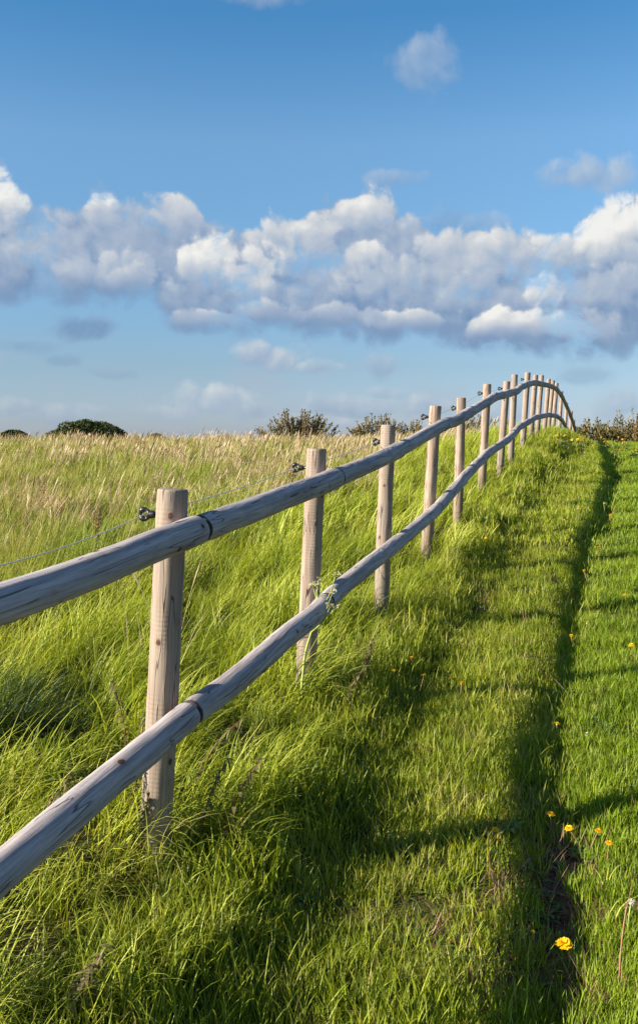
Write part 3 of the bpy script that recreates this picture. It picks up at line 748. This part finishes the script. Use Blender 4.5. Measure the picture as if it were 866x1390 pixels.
    # --- field grass
    for (y0, y1, wk, dk, dn_) in ((1.8, 8, 1.0, 1.0, 44), (8, 18, 1.6, .65, 28), (18, 38, 2.8, .36, 22)):
        V = [join([blades(int(52 * dk), .17, .20, .46, .0066 * wk, 5, .22, 1.1, -.1, 1.0), blades(int(8 * dk) + 1, .15, .35, .6, .0042 * wk, 5, .2, .6, -.05, .6, tone=(.7, 1))]) for _ in range(9)]
        c = tuft_collection('field tuft', V, M_FIELD)
        P = sample(lambda y: dn_, -40, -1.5, y0, y1, lambda X, Y, U: sst(-U, 1.2, 2.8))
        s = np.clip(.85 + .55 * nz(P[:, 0], P[:, 1], 1.1, 4) + .4 * nz(P[:, 0], P[:, 1], 3.1, 4) + r.normal(0, .14, len(P)), .35, 1.5)
        tag(place('field_grass', c, len(V), P, s, .7), 'green meadow grass of the field left of the fence', 'grass')
        # bleached seed stalks in the field
        V = [join([blades(6, .18, .42, .70, .010 * wk ** .7, 7, .2, .5, 0.0, .7, prof='stalk'), blades(9, .16, .3, .6, .0036 * wk, 5, .25, .6, 0, .9, tone=(.3, 1))]) for _ in range(8)]
        c = tuft_collection('stalk tuft', V, M_STRAW)
        def ks(X, Y, U):
            n = nz(X, Y, .42, 8) + .7 * nz(X, Y, 1.6, 3)
            return np.clip(sst(Y, 4, 20) * .36 + n * 1.35 - .08 + .26 * sst(X + .25 * Y, 1, 6), .02, 1) * sst(-U, .8, 2.0)
        P = sample(lambda y: 17 if y < 18 else 12, -40, -.8, max(y0, 3), y1, ks)
        s = np.clip(.9 + r.normal(0, .16, len(P)), .5, 1.3)
        tag(place('straw_stalks', c, len(V), P, s, .5), 'pale bleached grass stalks with seed heads in the field', 'dry grass')
    # --- crumbs of soil on the worn patch
    V = []
    for _ in range(5):
        bm = bmesh.new(); bmesh.ops.create_icosphere(bm, subdivisions=2, radius=.006)
        for v in bm.verts: v.co *= 1 + .45 * mnoise.noise(v.co * 160 + Vector((_ * 9, 0, 0))); v.co.z *= .75
        vv = np.array([v.co[:] for v in bm.verts]); ff = [[q.index for q in f.verts] for f in bm.faces]; bm.free()
        V.append((vv, ff, np.full(len(vv), r.random()), np.zeros(len(vv))))
    c = tuft_collection('soil crumb', V, M_CRUMB)
    P = sample(lambda y: 1800, .6, 1.6, 1.8, 3.7, lambda X, Y, U: np.clip(bare_at(X, Y) * 1.2 - .25, 0, 1))
    tag(place('soil_crumbs', c, len(V), P, np.exp(r.normal(-.2, .5, len(P))), 3), 'crumbs of dry soil on the bare patch', 'soil')
    # --- dead grass in the worn patch and the rut
    V = [blades(45, .10, .05, .15, .0030, 3, 1.2, .5, 0, 3) for _ in range(5)]
    c = tuft_collection('dead tuft', V, M_DEAD)
    P = sample(lambda y: 190 if y < 5 else 60, .4, 1.7, 1.6, 12, lambda X, Y, U: np.clip(bare_at(X, Y) * .9 + .04, 0, 1))
    tag(place('dead_grass', c, len(V), P, r.uniform(.6, 1.2, len(P)), 3, .2), 'matted reddish dead grass in the worn rut', 'dead grass')

# ---------------------------------------------------------------- plants
def mk(name, label, cat, loc, group=None): return empty(name, tuple(loc), label, cat, group)
def child(name, data, mat, parent):
    me = raw_mesh(name, data, mat); o = link(bpy.data.objects.new(name, me)); o.parent = parent; return o
def tube_data(P, R, seg=6, tone=.5):
    V, Fc, g = sweep(P, R, seg); return V, [list(q) for q in Fc], np.full(len(V), tone) + rng.uniform(-.2, .2), np.linspace(0, 1, len(V))

def dandelion_parts(root, stem_h=.09, lean=(.01, 0), double=False):
    """a flower head of strap petals in rings over green bracts, on a hollow stem"""
    top = np.array([lean[0], lean[1], stem_h])
    P = [np.array([0, 0, -.02]), np.array([lean[0] * .2, lean[1] * .2, stem_h * .4]), np.array([lean[0] * .7, lean[1] * .7, stem_h * .8]), top]
    child('stem', tube_data(P, [.0022] * 4, 7), M_DSTEM, root)
    parts = []
    for ring, (n, L, el, w) in enumerate([(26, .021, .12, .0042), (24, .017, .45, .0038), (20, .012, .85, .0034), (12, .007, 1.2, .003)]):
        b = np.zeros((n, 3)) + top + np.array([0, 0, .001 * ring])
        for i in range(n):
            a = 2 * math.pi * (i + .5 * ring) / n + rng.normal(0, .05); l = L * rng.uniform(.9, 1.08); e = el + rng.normal(0, .06)
            d = np.array([math.cos(a) * math.cos(e), math.sin(a) * math.cos(e), math.sin(e)]); sd = np.array([-math.sin(a), math.cos(a), 0]) * w / 2
            q0 = top + np.array([0, 0, .002 + .001 * ring]); q1 = q0 + d * l * .6 + np.array([0, 0, .0015]); q2 = q0 + d * l
            v = np.array([q0 - sd * .5, q0 + sd * .5, q1 + sd, q1 - sd, q2 + sd * .85, q2 - sd * .85])
            parts.append((v, [[0, 1, 2, 3], [3, 2, 4, 5]], np.full(6, rng.uniform(0, 1)), np.linspace(0, 1, 6)))
    fl = child('flower_head', join(parts), M_PETAL, root)
    V, Fc, _ = sweep([top + np.array([0, 0, -.010]), top + np.array([0, 0, -.006]), top + np.array([0, 0, .001]), top + np.array([0, 0, .003])], [.003, .0065, .0075, .006], 10)
    child('leaves', join([leaf((0, 0, .0), (math.cos(a), math.sin(a), rng.uniform(.35, .9)), rng.uniform(.07, .12), .022, .45, rng.random()) for a in np.linspace(0, 5.6, 7)]), M_HERB, root)
    child('bracts', (V, [list(q) for q in Fc], np.full(len(V), .4), np.zeros(len(V))), M_STEM, fl)
    if double:
        pass

D_NEAR = [((774,1270), .06, 1.15, 'large open dandelion on the bare red-brown patch at the bottom of the path'),
          ((693,1102), .05, .75, 'small dandelion left of the rut, above a brown weed'),
          ((746,1105), .06, .8, 'half closed dandelion inside the shaded rut'),
          ((790,1122), .06, .75, 'left flower of the near dandelion pair right of the rut'),
          ((799,1126), .05, .65, 'right flower of the near dandelion pair right of the rut'),
          ((823,1141), .05, .62, 'flat small dandelion in the bright grass right of the near pair'),
          ((660,1119), .03, .6, 'dull orange dandelion low in the brown weed left of the rut'),
          ((716,1263), .03, .35, 'tiny yellow bud left of the large open dandelion'),
          ((564,916), .05, .62, 'dandelion at the shadowed foot of the grass bank, left of the central pair'),
          ((613,924), .05, .75, 'upper left of two touching dandelions in the middle of the path'),
          ((621,930), .04, .75, 'lower right of two touching dandelions in the middle of the path'),
          ((558,889), .10, .5, 'tiny orange dandelion high on a stem by the grass bank'),
          ((535,908), .06, .5, 'faint dandelion in the shade of the long grass bank'),
          ((760,859), .08, .75, 'drooping orange dandelion over the rut beside a dried stalk'),
          ((776,864), .06, .75, 'dandelion just right of the drooping orange one at the rut'),
          ((791,845), .06, .8, 'clear yellow dandelion right of the shaded rut, above the drooping pair'),
          ((749,832), .05, .55, 'small dandelion at the left side of the rut shadow'),
          ((864,873), .12, .8, 'dandelion cut by the right picture edge on a long red stem'),
          ((849,805), .08, .6, 'brownish withered dandelion near the right picture edge'),
          ((750,984), .03, .7, 'shaded dandelion sunk in the middle of the dark rut'),
          ((864,1062), .14, .65, 'dandelion at the right picture edge on a curved dark red stem, above the near pair'),
          ((800.6,775), .06, .95, 'bright dandelion where the rut bends, above the clear yellow one'),
          ((774,753.6), .05, .75, 'orange dandelion on the left rim of the upper rut'),
          ((816.5,742), .04, .6, 'lower of two small dandelions one above the other on the rut edge'),
          ((814.6,735), .06, .6, 'upper of two small dandelions one above the other on the rut edge'),
          ((825.5,700), .06, 1.0, 'dandelion clump flower among pale bent seed stalks'),
          ((768,705), .05, .85, 'pale yellow dandelion on the upper path left of a dry stalk'),
          ((801,671), .06, .9, 'dandelion high on the path left of two white seed heads'),
          ((659.5,729), .08, .8, 'dandelion on the grass bank right of the fourth post'),
          ((669,751), .05, .65, 'low dandelion on the grass bank below its neighbour'),
          ((650,679), .06, .65, 'small orange dandelion at the foot of the fifth post')]
D_FAR = [(761,604),(767,599),(779,601),(790,603),(798,602),(812,600),(821,606),(827.5,605),(838,605.6),(836,614),(837,600),(850,607),(859,615.6),(863,611),(773,597),(846,603),(757,597)]

def umbel(P, root, nm='flower_cluster', r=.02, n=10, mat=None):
    parts = []
    for i in range(n):
        a = rng.uniform(0, 6.28); q = P + np.array([math.cos(a), math.sin(a), rng.uniform(-.3, .6)]) * r * rng.uniform(.2, 1)
        for k in range(5):
            d = rng.normal(0, 1, 3); d /= np.linalg.norm(d); e = np.cross(d, rng.normal(0, 1, 3)); e /= np.linalg.norm(e); s = .0035
            parts.append((np.array([q, q + (d + e) * s, q + d * 2 * s, q + (d - e) * s]), [[0, 1, 2, 3]], np.full(4, rng.random()), np.zeros(4)))
        parts.append(tube_data([P - np.array([0, 0, .012]), q], [.0007, .0005], 4, .1))
    return child(nm, join(parts), mat or M_CREAM, root)

def leaf(p, d, L, w, droop=.3, tone=.5, seg=4):
    d = np.array(d, float); d /= np.linalg.norm(d); up = np.array([0, 0, 1.]); sd = np.cross(d, up); sd /= max(1e-6, np.linalg.norm(sd))
    V = []; 
    for k in range(seg + 1):
        t = k / seg; q = np.array(p) + d * L * t - up * droop * L * t * t
        ww = w * math.sin(math.pi * min(1, .12 + t * .88)) ** .8 * .5
        V += [q - sd * ww, q + up * -.1 * ww, q + sd * ww]
    Fc = []
    for k in range(seg):
        for j in range(2): Fc.append([3 * k + j, 3 * k + j + 1, 3 * k + j + 4, 3 * k + j + 3])
    return np.array(V), Fc, np.full(len(V), tone), np.repeat(np.linspace(0, 1, seg + 1), 3)

def nettle(px, py, hgt_, label, lean=.1, rot=0.):
    base = on_ground(px, py + 40 * 0, hgt_)            # the pixel gives the plant's tip
    root = mk('nettle', label, 'weed', base, 'nettles in the long grass')
    ns = rng.integers(1, 3); lv = []; st = []; 
    for s_ in range(ns):
        a = rng.uniform(0, 6.28); off = np.array([math.cos(a), math.sin(a), 0]) * .03 * s_; H = hgt_ * (1 - .2 * s_)
        P = [off + np.array([lean * t * t * H * 2, 0, H * t]) for t in np.linspace(0, 1, 7)]
        st.append(tube_data(P, np.linspace(.0032, .0014, 7), 6))
        for k in range(13):
            t = .2 + .8 * k / 12; q = off + np.array([lean * t * t * H * 2, 0, H * t]); a0 = k * 1.57 + rng.normal(0, .25)
            for sgn in (0, math.pi):
                dd = (math.cos(a0 + sgn), math.sin(a0 + sgn), .25); lv.append(leaf(q, dd, (.050 - .024 * t) * rng.uniform(.6, 1.15), .017 * (1.15 - .5 * t), rng.uniform(.3, .95), rng.random()))
            if k > 6:
                for m in range(3):
                    a1 = rng.uniform(0, 6.28); lv.append(leaf(q, (math.cos(a1), math.sin(a1), -.3), .03, .006, .9, rng.random()))
    child('stem', join(st), M_REDSTEM, root); child('leaves', join(lv), M_NETTLE, root)

def dock(px, py, hh, label, w=.05):
    base = on_ground(px, py, hh)
    root = mk('dock_plant', label, 'weed', base, 'rusty dock plants in the field')
    st = []; sd = []
    for s_ in range(3):
        a = rng.uniform(0, 6.28); tip = np.array([math.cos(a) * w * 1.4, math.sin(a) * w * 1.4, hh * rng.uniform(.85, 1.05)])
        P = [tip * np.array([t * t, t * t, t]) for t in np.linspace(0, 1, 6)]
        st.append(tube_data(P, np.linspace(.004, .0015, 6), 5))
        for k in range(60):
            t = rng.uniform(.55, 1.0); q = tip * np.array([t * t, t * t, t]) + rng.normal(0, .014, 3) * (1.4 - t); d = rng.normal(0, 1, 3)
            sd.append(leaf(q, d, .016, .012, .2, rng.random(), 2))
    child('stem', join(st), M_REDSTEM, root); child('seed_spike', join(sd), M_DOCK, root)

def stalk(px, py, hh, label, kind='clock', lean=(.04, 0), group=None, cat='seed stalk'):
    base = on_ground(px, py, hh); root = mk('seed_stalk', label, cat, base, group)
    P = [np.array([lean[0] * t * t, lean[1] * t * t, hh * t]) for t in np.linspace(0, 1, 8)]
    if kind == 'droop':
        e = P[-1]; P += [e + np.array([.008, 0, .003]), e + np.array([.016, 0, -.004])]
    child('stem', tube_data(P, [.0022] * len(P), 6), M_DSTEM if kind == 'brown' else M_STEM, root)
    e = P[-1]; parts = []
    n = 40 if kind != 'brown' else 16
    for i in range(n):
        d = rng.normal(0, 1, 3); d /= np.linalg.norm(d)
        if kind == 'droop': d[2] = -abs(d[2]) * 1.2 + .1
        if kind == 'brown': d[2] = -abs(d[2])
        parts.append(leaf(e, d, .013 if kind != 'brown' else .011, .004, .1, rng.random(), 2))
    child('seed_head', join(parts), M_WHITE if kind != 'brown' else M_DEAD, root)
    return root

def umbellifer():
    base = on_ground(412, 925, 0); base[1] = 4.14
    px = [(409,925),(414,885),(424,855),(432,830),(430,800)]
    P = [at(a, b, 4.13 + .0 * i) for i, (a, b) in enumerate(px)]
    P[0][2] -= .05
    root = mk('hedge_parsley', 'tall green stemmed weed with cream flower clusters leaning on the second post', 'weed', P[0])
    o = P[0]
    xs = np.linspace(0, 4, 24); Q = np.stack([np.interp(xs, range(5), [p[i] for p in P]) for i in range(3)], -1)
    for _ in range(4): Q[1:-1] = Q[1:-1] * .5 + (Q[:-2] + Q[2:]) * .25
    st = [tube_data(Q - o, np.linspace(.0062, .0035, 24), 8)]
    j1 = Q[11] ; j2 = Q[17]
    tips = [at(430, 792, 4.13), at(437, 787, 4.1), at(456, 781, 4.08), at(424, 794, 4.15), at(452, 803, 3.98), at(449, 822, 3.98), at(455, 824, 3.98)]
    for k, tp in enumerate(tips):
        j = j2 if k < 4 else j1
        mid = (j + tp) / 2 + np.array([.01, 0, -.012])
        st.append(tube_data([j - o, mid - o, tp - o], [.003, .0022, .0013], 6))
    s = child('stem', join(st), M_STEM, root)
    for k, tp in enumerate(tips): umbel(tp - o, root, r=.022 if k != 2 else .03, n=12 if k != 2 else 16)
    lv = [leaf(j1 - o, (.5, -.3, .3), .06, .012, .5, .5), leaf(j2 - o, (-.6, -.2, .6), .05, .010, .2, .6), leaf(Q[6] - o, (-.5, -.3, .5), .05, .012, .4, .4)]
    child('leaves', join(lv), M_NETTLE, root)

def tussock():
    base = on_ground(-12, 1000, 0)
    root_loc = base
    parts = []
    for i in range(30):
        a = rng.uniform(0, 6.28); rr = .25 * math.sqrt(rng.random()); cx, cy = rr * math.cos(a) * 1.0, rr * math.sin(a) * 1.3
        z = float(hgt(base[0] + cx, base[1] + cy)) - base[2]
        v, f, t, al = blades(50, .09, .26, .46, .0058, 6, .5, 1.6, 0.0, .6)
        parts.append((v + np.array([cx, cy, z]), f, t, al))
    me = raw_mesh('grass_tussock', join(parts), M_TUSSOCK); o = link(bpy.data.objects.new('grass_tussock', me)); o.location = tuple(base)
    tag(o, 'dark blue-green grass tussock at the left picture edge below the upper rail', 'tussock')

def bush(px, top, halfw, Y, label, base_z, squash=1.0, n=7000, ls=.075):
    c = at(px, top, Y); W = halfw * Y / F; topz = c[2]; gz = float(hgt(c[0], Y)); H = topz - gz
    root = mk('round_bush', label, 'bush', (c[0], Y, gz))
    V = []; lob = []
    for i in range(30):
        a = (i + .5) / 30 * 2 - 1
        rl = W * .27 * rng.uniform(.85, 1.1)
        lob.append((a * W * .82, rng.normal(0, W * .25), H - rl * .88 - (abs(a) ** 2.4) * W * .36 - abs(rng.normal(0, .02)) * W, rl))
    parts = []
    P = []
    for k in range(n):
        l = lob[rng.integers(0, len(lob))]; d = rng.normal(0, 1, 3); d /= np.linalg.norm(d); rr = l[3] * rng.uniform(.55, 1.0) ** .5
        P.append(np.array(l[:3]) + d * rr * np.array([1, 1, .85]))
    P = np.array(P); D = rng.normal(0, 1, (n, 3)); D /= np.linalg.norm(D, axis=1)[:, None]; E = np.cross(D, rng.normal(0, 1, (n, 3))); E /= np.linalg.norm(E, axis=1)[:, None]
    s = ls * rng.uniform(.6, 1.2, (n, 1)); V = np.stack([P - D * s, P + E * s * .55, P + D * s, P - E * s * .55], 1).reshape(-1, 3)
    b = np.arange(n) * 4; Fc = np.stack([b, b + 1, b + 2, b + 3], -1).tolist()
    child('crown', (V, Fc, np.repeat(rng.random(n), 4), np.zeros(4 * n)), M_BUSH, root)
    tr = [tube_data([np.array([0, 0, -.2]), np.array([.05, 0, H * .3]), np.array([0, 0, H * .55])], [.12, .09, .07], 8)]
    for i in range(9):
        l = lob[rng.integers(0, len(lob))]; tr.append(tube_data([np.array([.02, 0, H * .35]), np.array(l[:3]) * np.array([.5, .5, .8]), np.array(l[:3])], [.05, .035, .015], 6))
    child('trunk', join(tr), M_BARK, root)

def shrub(px, top, halfw, Y, label, nst=46, spread=.5, leafd=1.0, ls=.085):
    c = at(px, top, Y); W = halfw * Y / F; gz = float(hgt(c[0], Y)); H = c[2] - gz
    root = mk('twiggy_shrub', label, 'shrub', (c[0], Y, gz), 'twiggy shrubs along the skyline')
    st = []; LP = []; LD = []; nst = int(nst * 1.4)
    for i in range(nst):
        a = rng.uniform(-1, 1); bx = a * W * .45; by = rng.uniform(-.5, .5) * W * .5
        tx = a * W * rng.uniform(.8, 1.08); ty = by + rng.normal(0, .12)
        h_ = H * (1 - .45 * abs(a) ** 1.6) * rng.uniform(.62, 1.0)
        P = [np.array([bx + (tx - bx) * t ** 1.3 + rng.normal(0, .012), by + (ty - by) * t, -.1 + (h_ + .1) * t]) for t in np.linspace(0, 1, 7)]
        st.append(tube_data(P, np.linspace(.022, .007, 7), 5))
        P = np.array(P)
        for k in range(int(44 * leafd)):
            t = rng.uniform(.35, 1.0) * 6; q = np.array([np.interp(t, range(7), P[:, m]) for m in range(3)])
            LP.append(q + rng.normal(0, .022, 3)); ang = rng.uniform(0, 6.28); LD.append([math.cos(ang) * .5, math.sin(ang) * .5, rng.uniform(.5, 1.3)])
        if rng.random() < .8:
            for m in range(3):
                t = rng.uniform(2, 5); q = np.array([np.interp(t, range(7), P[:, m2]) for m2 in range(3)]); ang = rng.uniform(0, 6.28)
                e = q + np.array([math.cos(ang) * .12, math.sin(ang) * .12, .28 * rng.uniform(.6, 1)])
                st.append(tube_data([q, (q + e) / 2 + rng.normal(0, .01, 3), e], [.006, .004, .002], 4))
                for z in range(int(10 * leafd)): LP.append(q + (e - q) * rng.uniform(.2, 1) + rng.normal(0, .018, 3)); LD.append([math.cos(ang) * .5, math.sin(ang) * .5, 1])
    n = len(LP); P = np.array(LP); D = np.array(LD) + rng.normal(0, .25, (n, 3)); D /= np.linalg.norm(D, axis=1)[:, None]; E = np.cross(D, rng.normal(0, 1, (n, 3))); E /= np.linalg.norm(E, axis=1)[:, None]
    s = ls * rng.uniform(.6, 1.2, (n, 1)); V = np.stack([P, P + D * s * .5 + E * s * .3, P + D * s, P + D * s * .5 - E * s * .3], 1).reshape(-1, 3)
    b = np.arange(n) * 4; Fc = np.stack([b, b + 1, b + 2, b + 3], -1).tolist()
    child('stems', join(st), M_BARK, root)
    child('leaves', (V, Fc, np.repeat(rng.random(n), 4), np.zeros(4 * n)), M_SHRUB, root)

def build_plants():
    proto = None
    for (p, hh, sc_, lab) in D_NEAR:
        hh = max(hh, .10); base = on_ground(p[0], p[1], hh)
        if proto is None or rng.random() < .34:
            o = mk('dandelion', lab, 'flower', base, 'yellow dandelions in the grass'); dandelion_parts(o, hh / sc_, (rng.normal(0, .015), rng.normal(-.008, .008)))
            o.scale = (sc_,) * 3; proto = (o, hh / sc_)
            o.rotation_euler = (rng.uniform(.05, .35), rng.normal(0, .15), 0)
        else:
            s2 = sc_; dz = hh - proto[1] * s2
            o = copy_tree(proto[0], (base[0], base[1], base[2] + dz), (rng.uniform(.0, .4), rng.normal(0, .15), rng.uniform(0, 6.28)), s2); o['label'] = lab
    first = bpy.data.objects['dandelion']
    for p in D_FAR:
        base = on_ground(p[0], p[1], .10); hs = 1.15 * rng.uniform(.85, 1.2)
        o = copy_tree(first, (base[0], base[1], base[2] + .07), (rng.uniform(.2, .7), rng.normal(0, .15), rng.uniform(0, 6.28)), hs * 1.25)
        o['label'] = 'small yellow dandelion on the far crest of the path before the shrubs'; o['group'] = 'dandelions on the far crest'
    N = [((52,1050), .34, 'brown-topped nettle at the left, above the lower rail', .15), ((90,1035), .34, 'nettle with drooping dark leaves right of the leftmost one', .2),
         ((185,935), .36, 'nettle close to the left side of the first post', .1), ((172,925), .30, 'shorter nettle left of the one beside the first post', -.1),
         ((178,1010), .30, 'nettle between the first post and the lower rail', .1), ((272,1030), .30, 'small nettle with a brown head just right of the first post', .15),
         ((302,1032), .32, 'rightmost brown-headed nettle in the long grass bank', .2), ((262,975), .30, 'dark leaved nettle behind the lower rail, right of the first post', .3),
         ((185,1075), .24, 'red stemmed nettle low beside the first post', .1), ((108,1285), .17, 'nettle in the bottom left corner of the grass bank', .2),
         ((495,868), .22, 'small dark nettle on the bank below the third post', .1), ((470,905), .22, 'dark nettle head right of the second post', .2)]
    for p, hh, lab, ln in N: nettle(p[0], p[1], hh, lab, ln)
    K = [((75,668), .5, 'large rusty dock plant in the field at the left', .08), ((130,690), .45, 'smaller dock plant right of the large rusty one', .05),
         ((215,644), .5, 'small red-brown dock plant above the first post', .06), ((392,603), .5, 'dock plant in the straw above the second post', .05), ((56,648), .5, 'faint brown dock plant left of the large rusty one', .06),
         ((395,625), .5, 'brown dock plant just left of the second post', .06)]
    for p, hh, lab, w in K: dock(p[0], p[1], hh, lab, w)
    stalk(831, 667, .20, 'white drooping dandelion seed head, higher of the two by the upper rut', 'droop', (.06, 0))
    stalk(821, 682, .17, 'white drooping dandelion seed head, lower of the two by the upper rut', 'droop', (-.02, 0))
    stalk(829, 686, .16, 'pale leafless seed stalk between the two white seed heads and the dandelion clump', 'brown', (.05, 0))
    stalk(841, 1228, .24, 'tall brown spent stalk at the bottom right of the picture', 'brown', (.02, 0))
    stalk(783, 673, .20, 'thin straw coloured stalk on the upper path', 'brown', (.03, 0))
    stalk(792, 998, .03, 'white seed head lying in the rut', 'clock', (.01, 0))
    stalk(779, 829, .05, 'pale green curled leaf stalk in the rut beside a dandelion', 'clock', (.03, 0))
    stalk(707, 650, .22, 'dry stalk on the bank right of the ninth post', 'brown', (.01, 0))
    stalk(700, 1172, .06, 'dark spent flower stalk lying left of the rut', 'brown', (.05, .02))
    stalk(852, 1225, .10, 'tiny fluffy seed head right of the tall brown stalk', 'clock', (.01, 0))
    # brown withered weed left of the rut
    base = on_ground(668, 1125, .03); root = mk('withered_weed', 'withered brown weed with bent stems left of the rut', 'weed', base)
    st = [tube_data([np.zeros(3), np.array([a * .5, b * .5, .05]), np.array([a, b, .02])], [.003, .0025, .0015], 5) for a, b in [(.05, .02), (-.03, .05), (.02, -.08), (.10, .0), (-.05, -.03)]]
    child('stem', join(st), M_REDSTEM, root); child('leaves', join([leaf((0, 0, .01), (math.cos(a), math.sin(a), .2), .07, .018, .3, rng.random()) for a in np.linspace(0, 6, 8)]), M_DEAD, root)
    umbellifer(); tussock()
    bush(120, 568.5, 56, 50, 'dark green dome-shaped bush on the left skyline', 0, n=12000)
    bush(19, 583, 22, 50, 'small dark bush at the left picture edge, left of the large dome-shaped one', 0, n=3500)
    bush(212, 588.5, 12, 50, 'tiny bush top just showing right of the large dome-shaped one', 0, n=1500)
    shrub(405, 549, 56, 38, 'broad russet twiggy shrub on the skyline above the second post', 64)
    shrub(515, 557, 44, 38, 'olive twiggy shrub on the skyline above the third post', 44)
    shrub(565, 567, 26, 38, 'low shrub on the skyline just left of the fourth post', 24)
    shrub(640, 560, 30, 38, 'shrub seen between the fifth and sixth posts', 26)
    shrub(683, 556, 22, 38, 'shrub seen behind the seventh post', 20)
    shrub(803, 566, 30, 30, 'dense shrub right beside the end of the fence', 50, leafd=1.5)
    shrub(836, 558, 30, 30.5, 'tall sparse russet shrub between two dense ones at the right', 34)
    shrub(866, 553, 36, 30, 'tall shrub cut by the right picture edge', 50, leafd=1.2)
    shrub(822, 576, 44, 29, 'low brown shrub in front of the tall ones at the right', 44, leafd=1.2)
    shrub(905, 560, 30, 31, 'shrub just beyond the right picture edge', 40)

setup(); build_world(); build_ground(); build_fence(); build_grass(); build_plants()
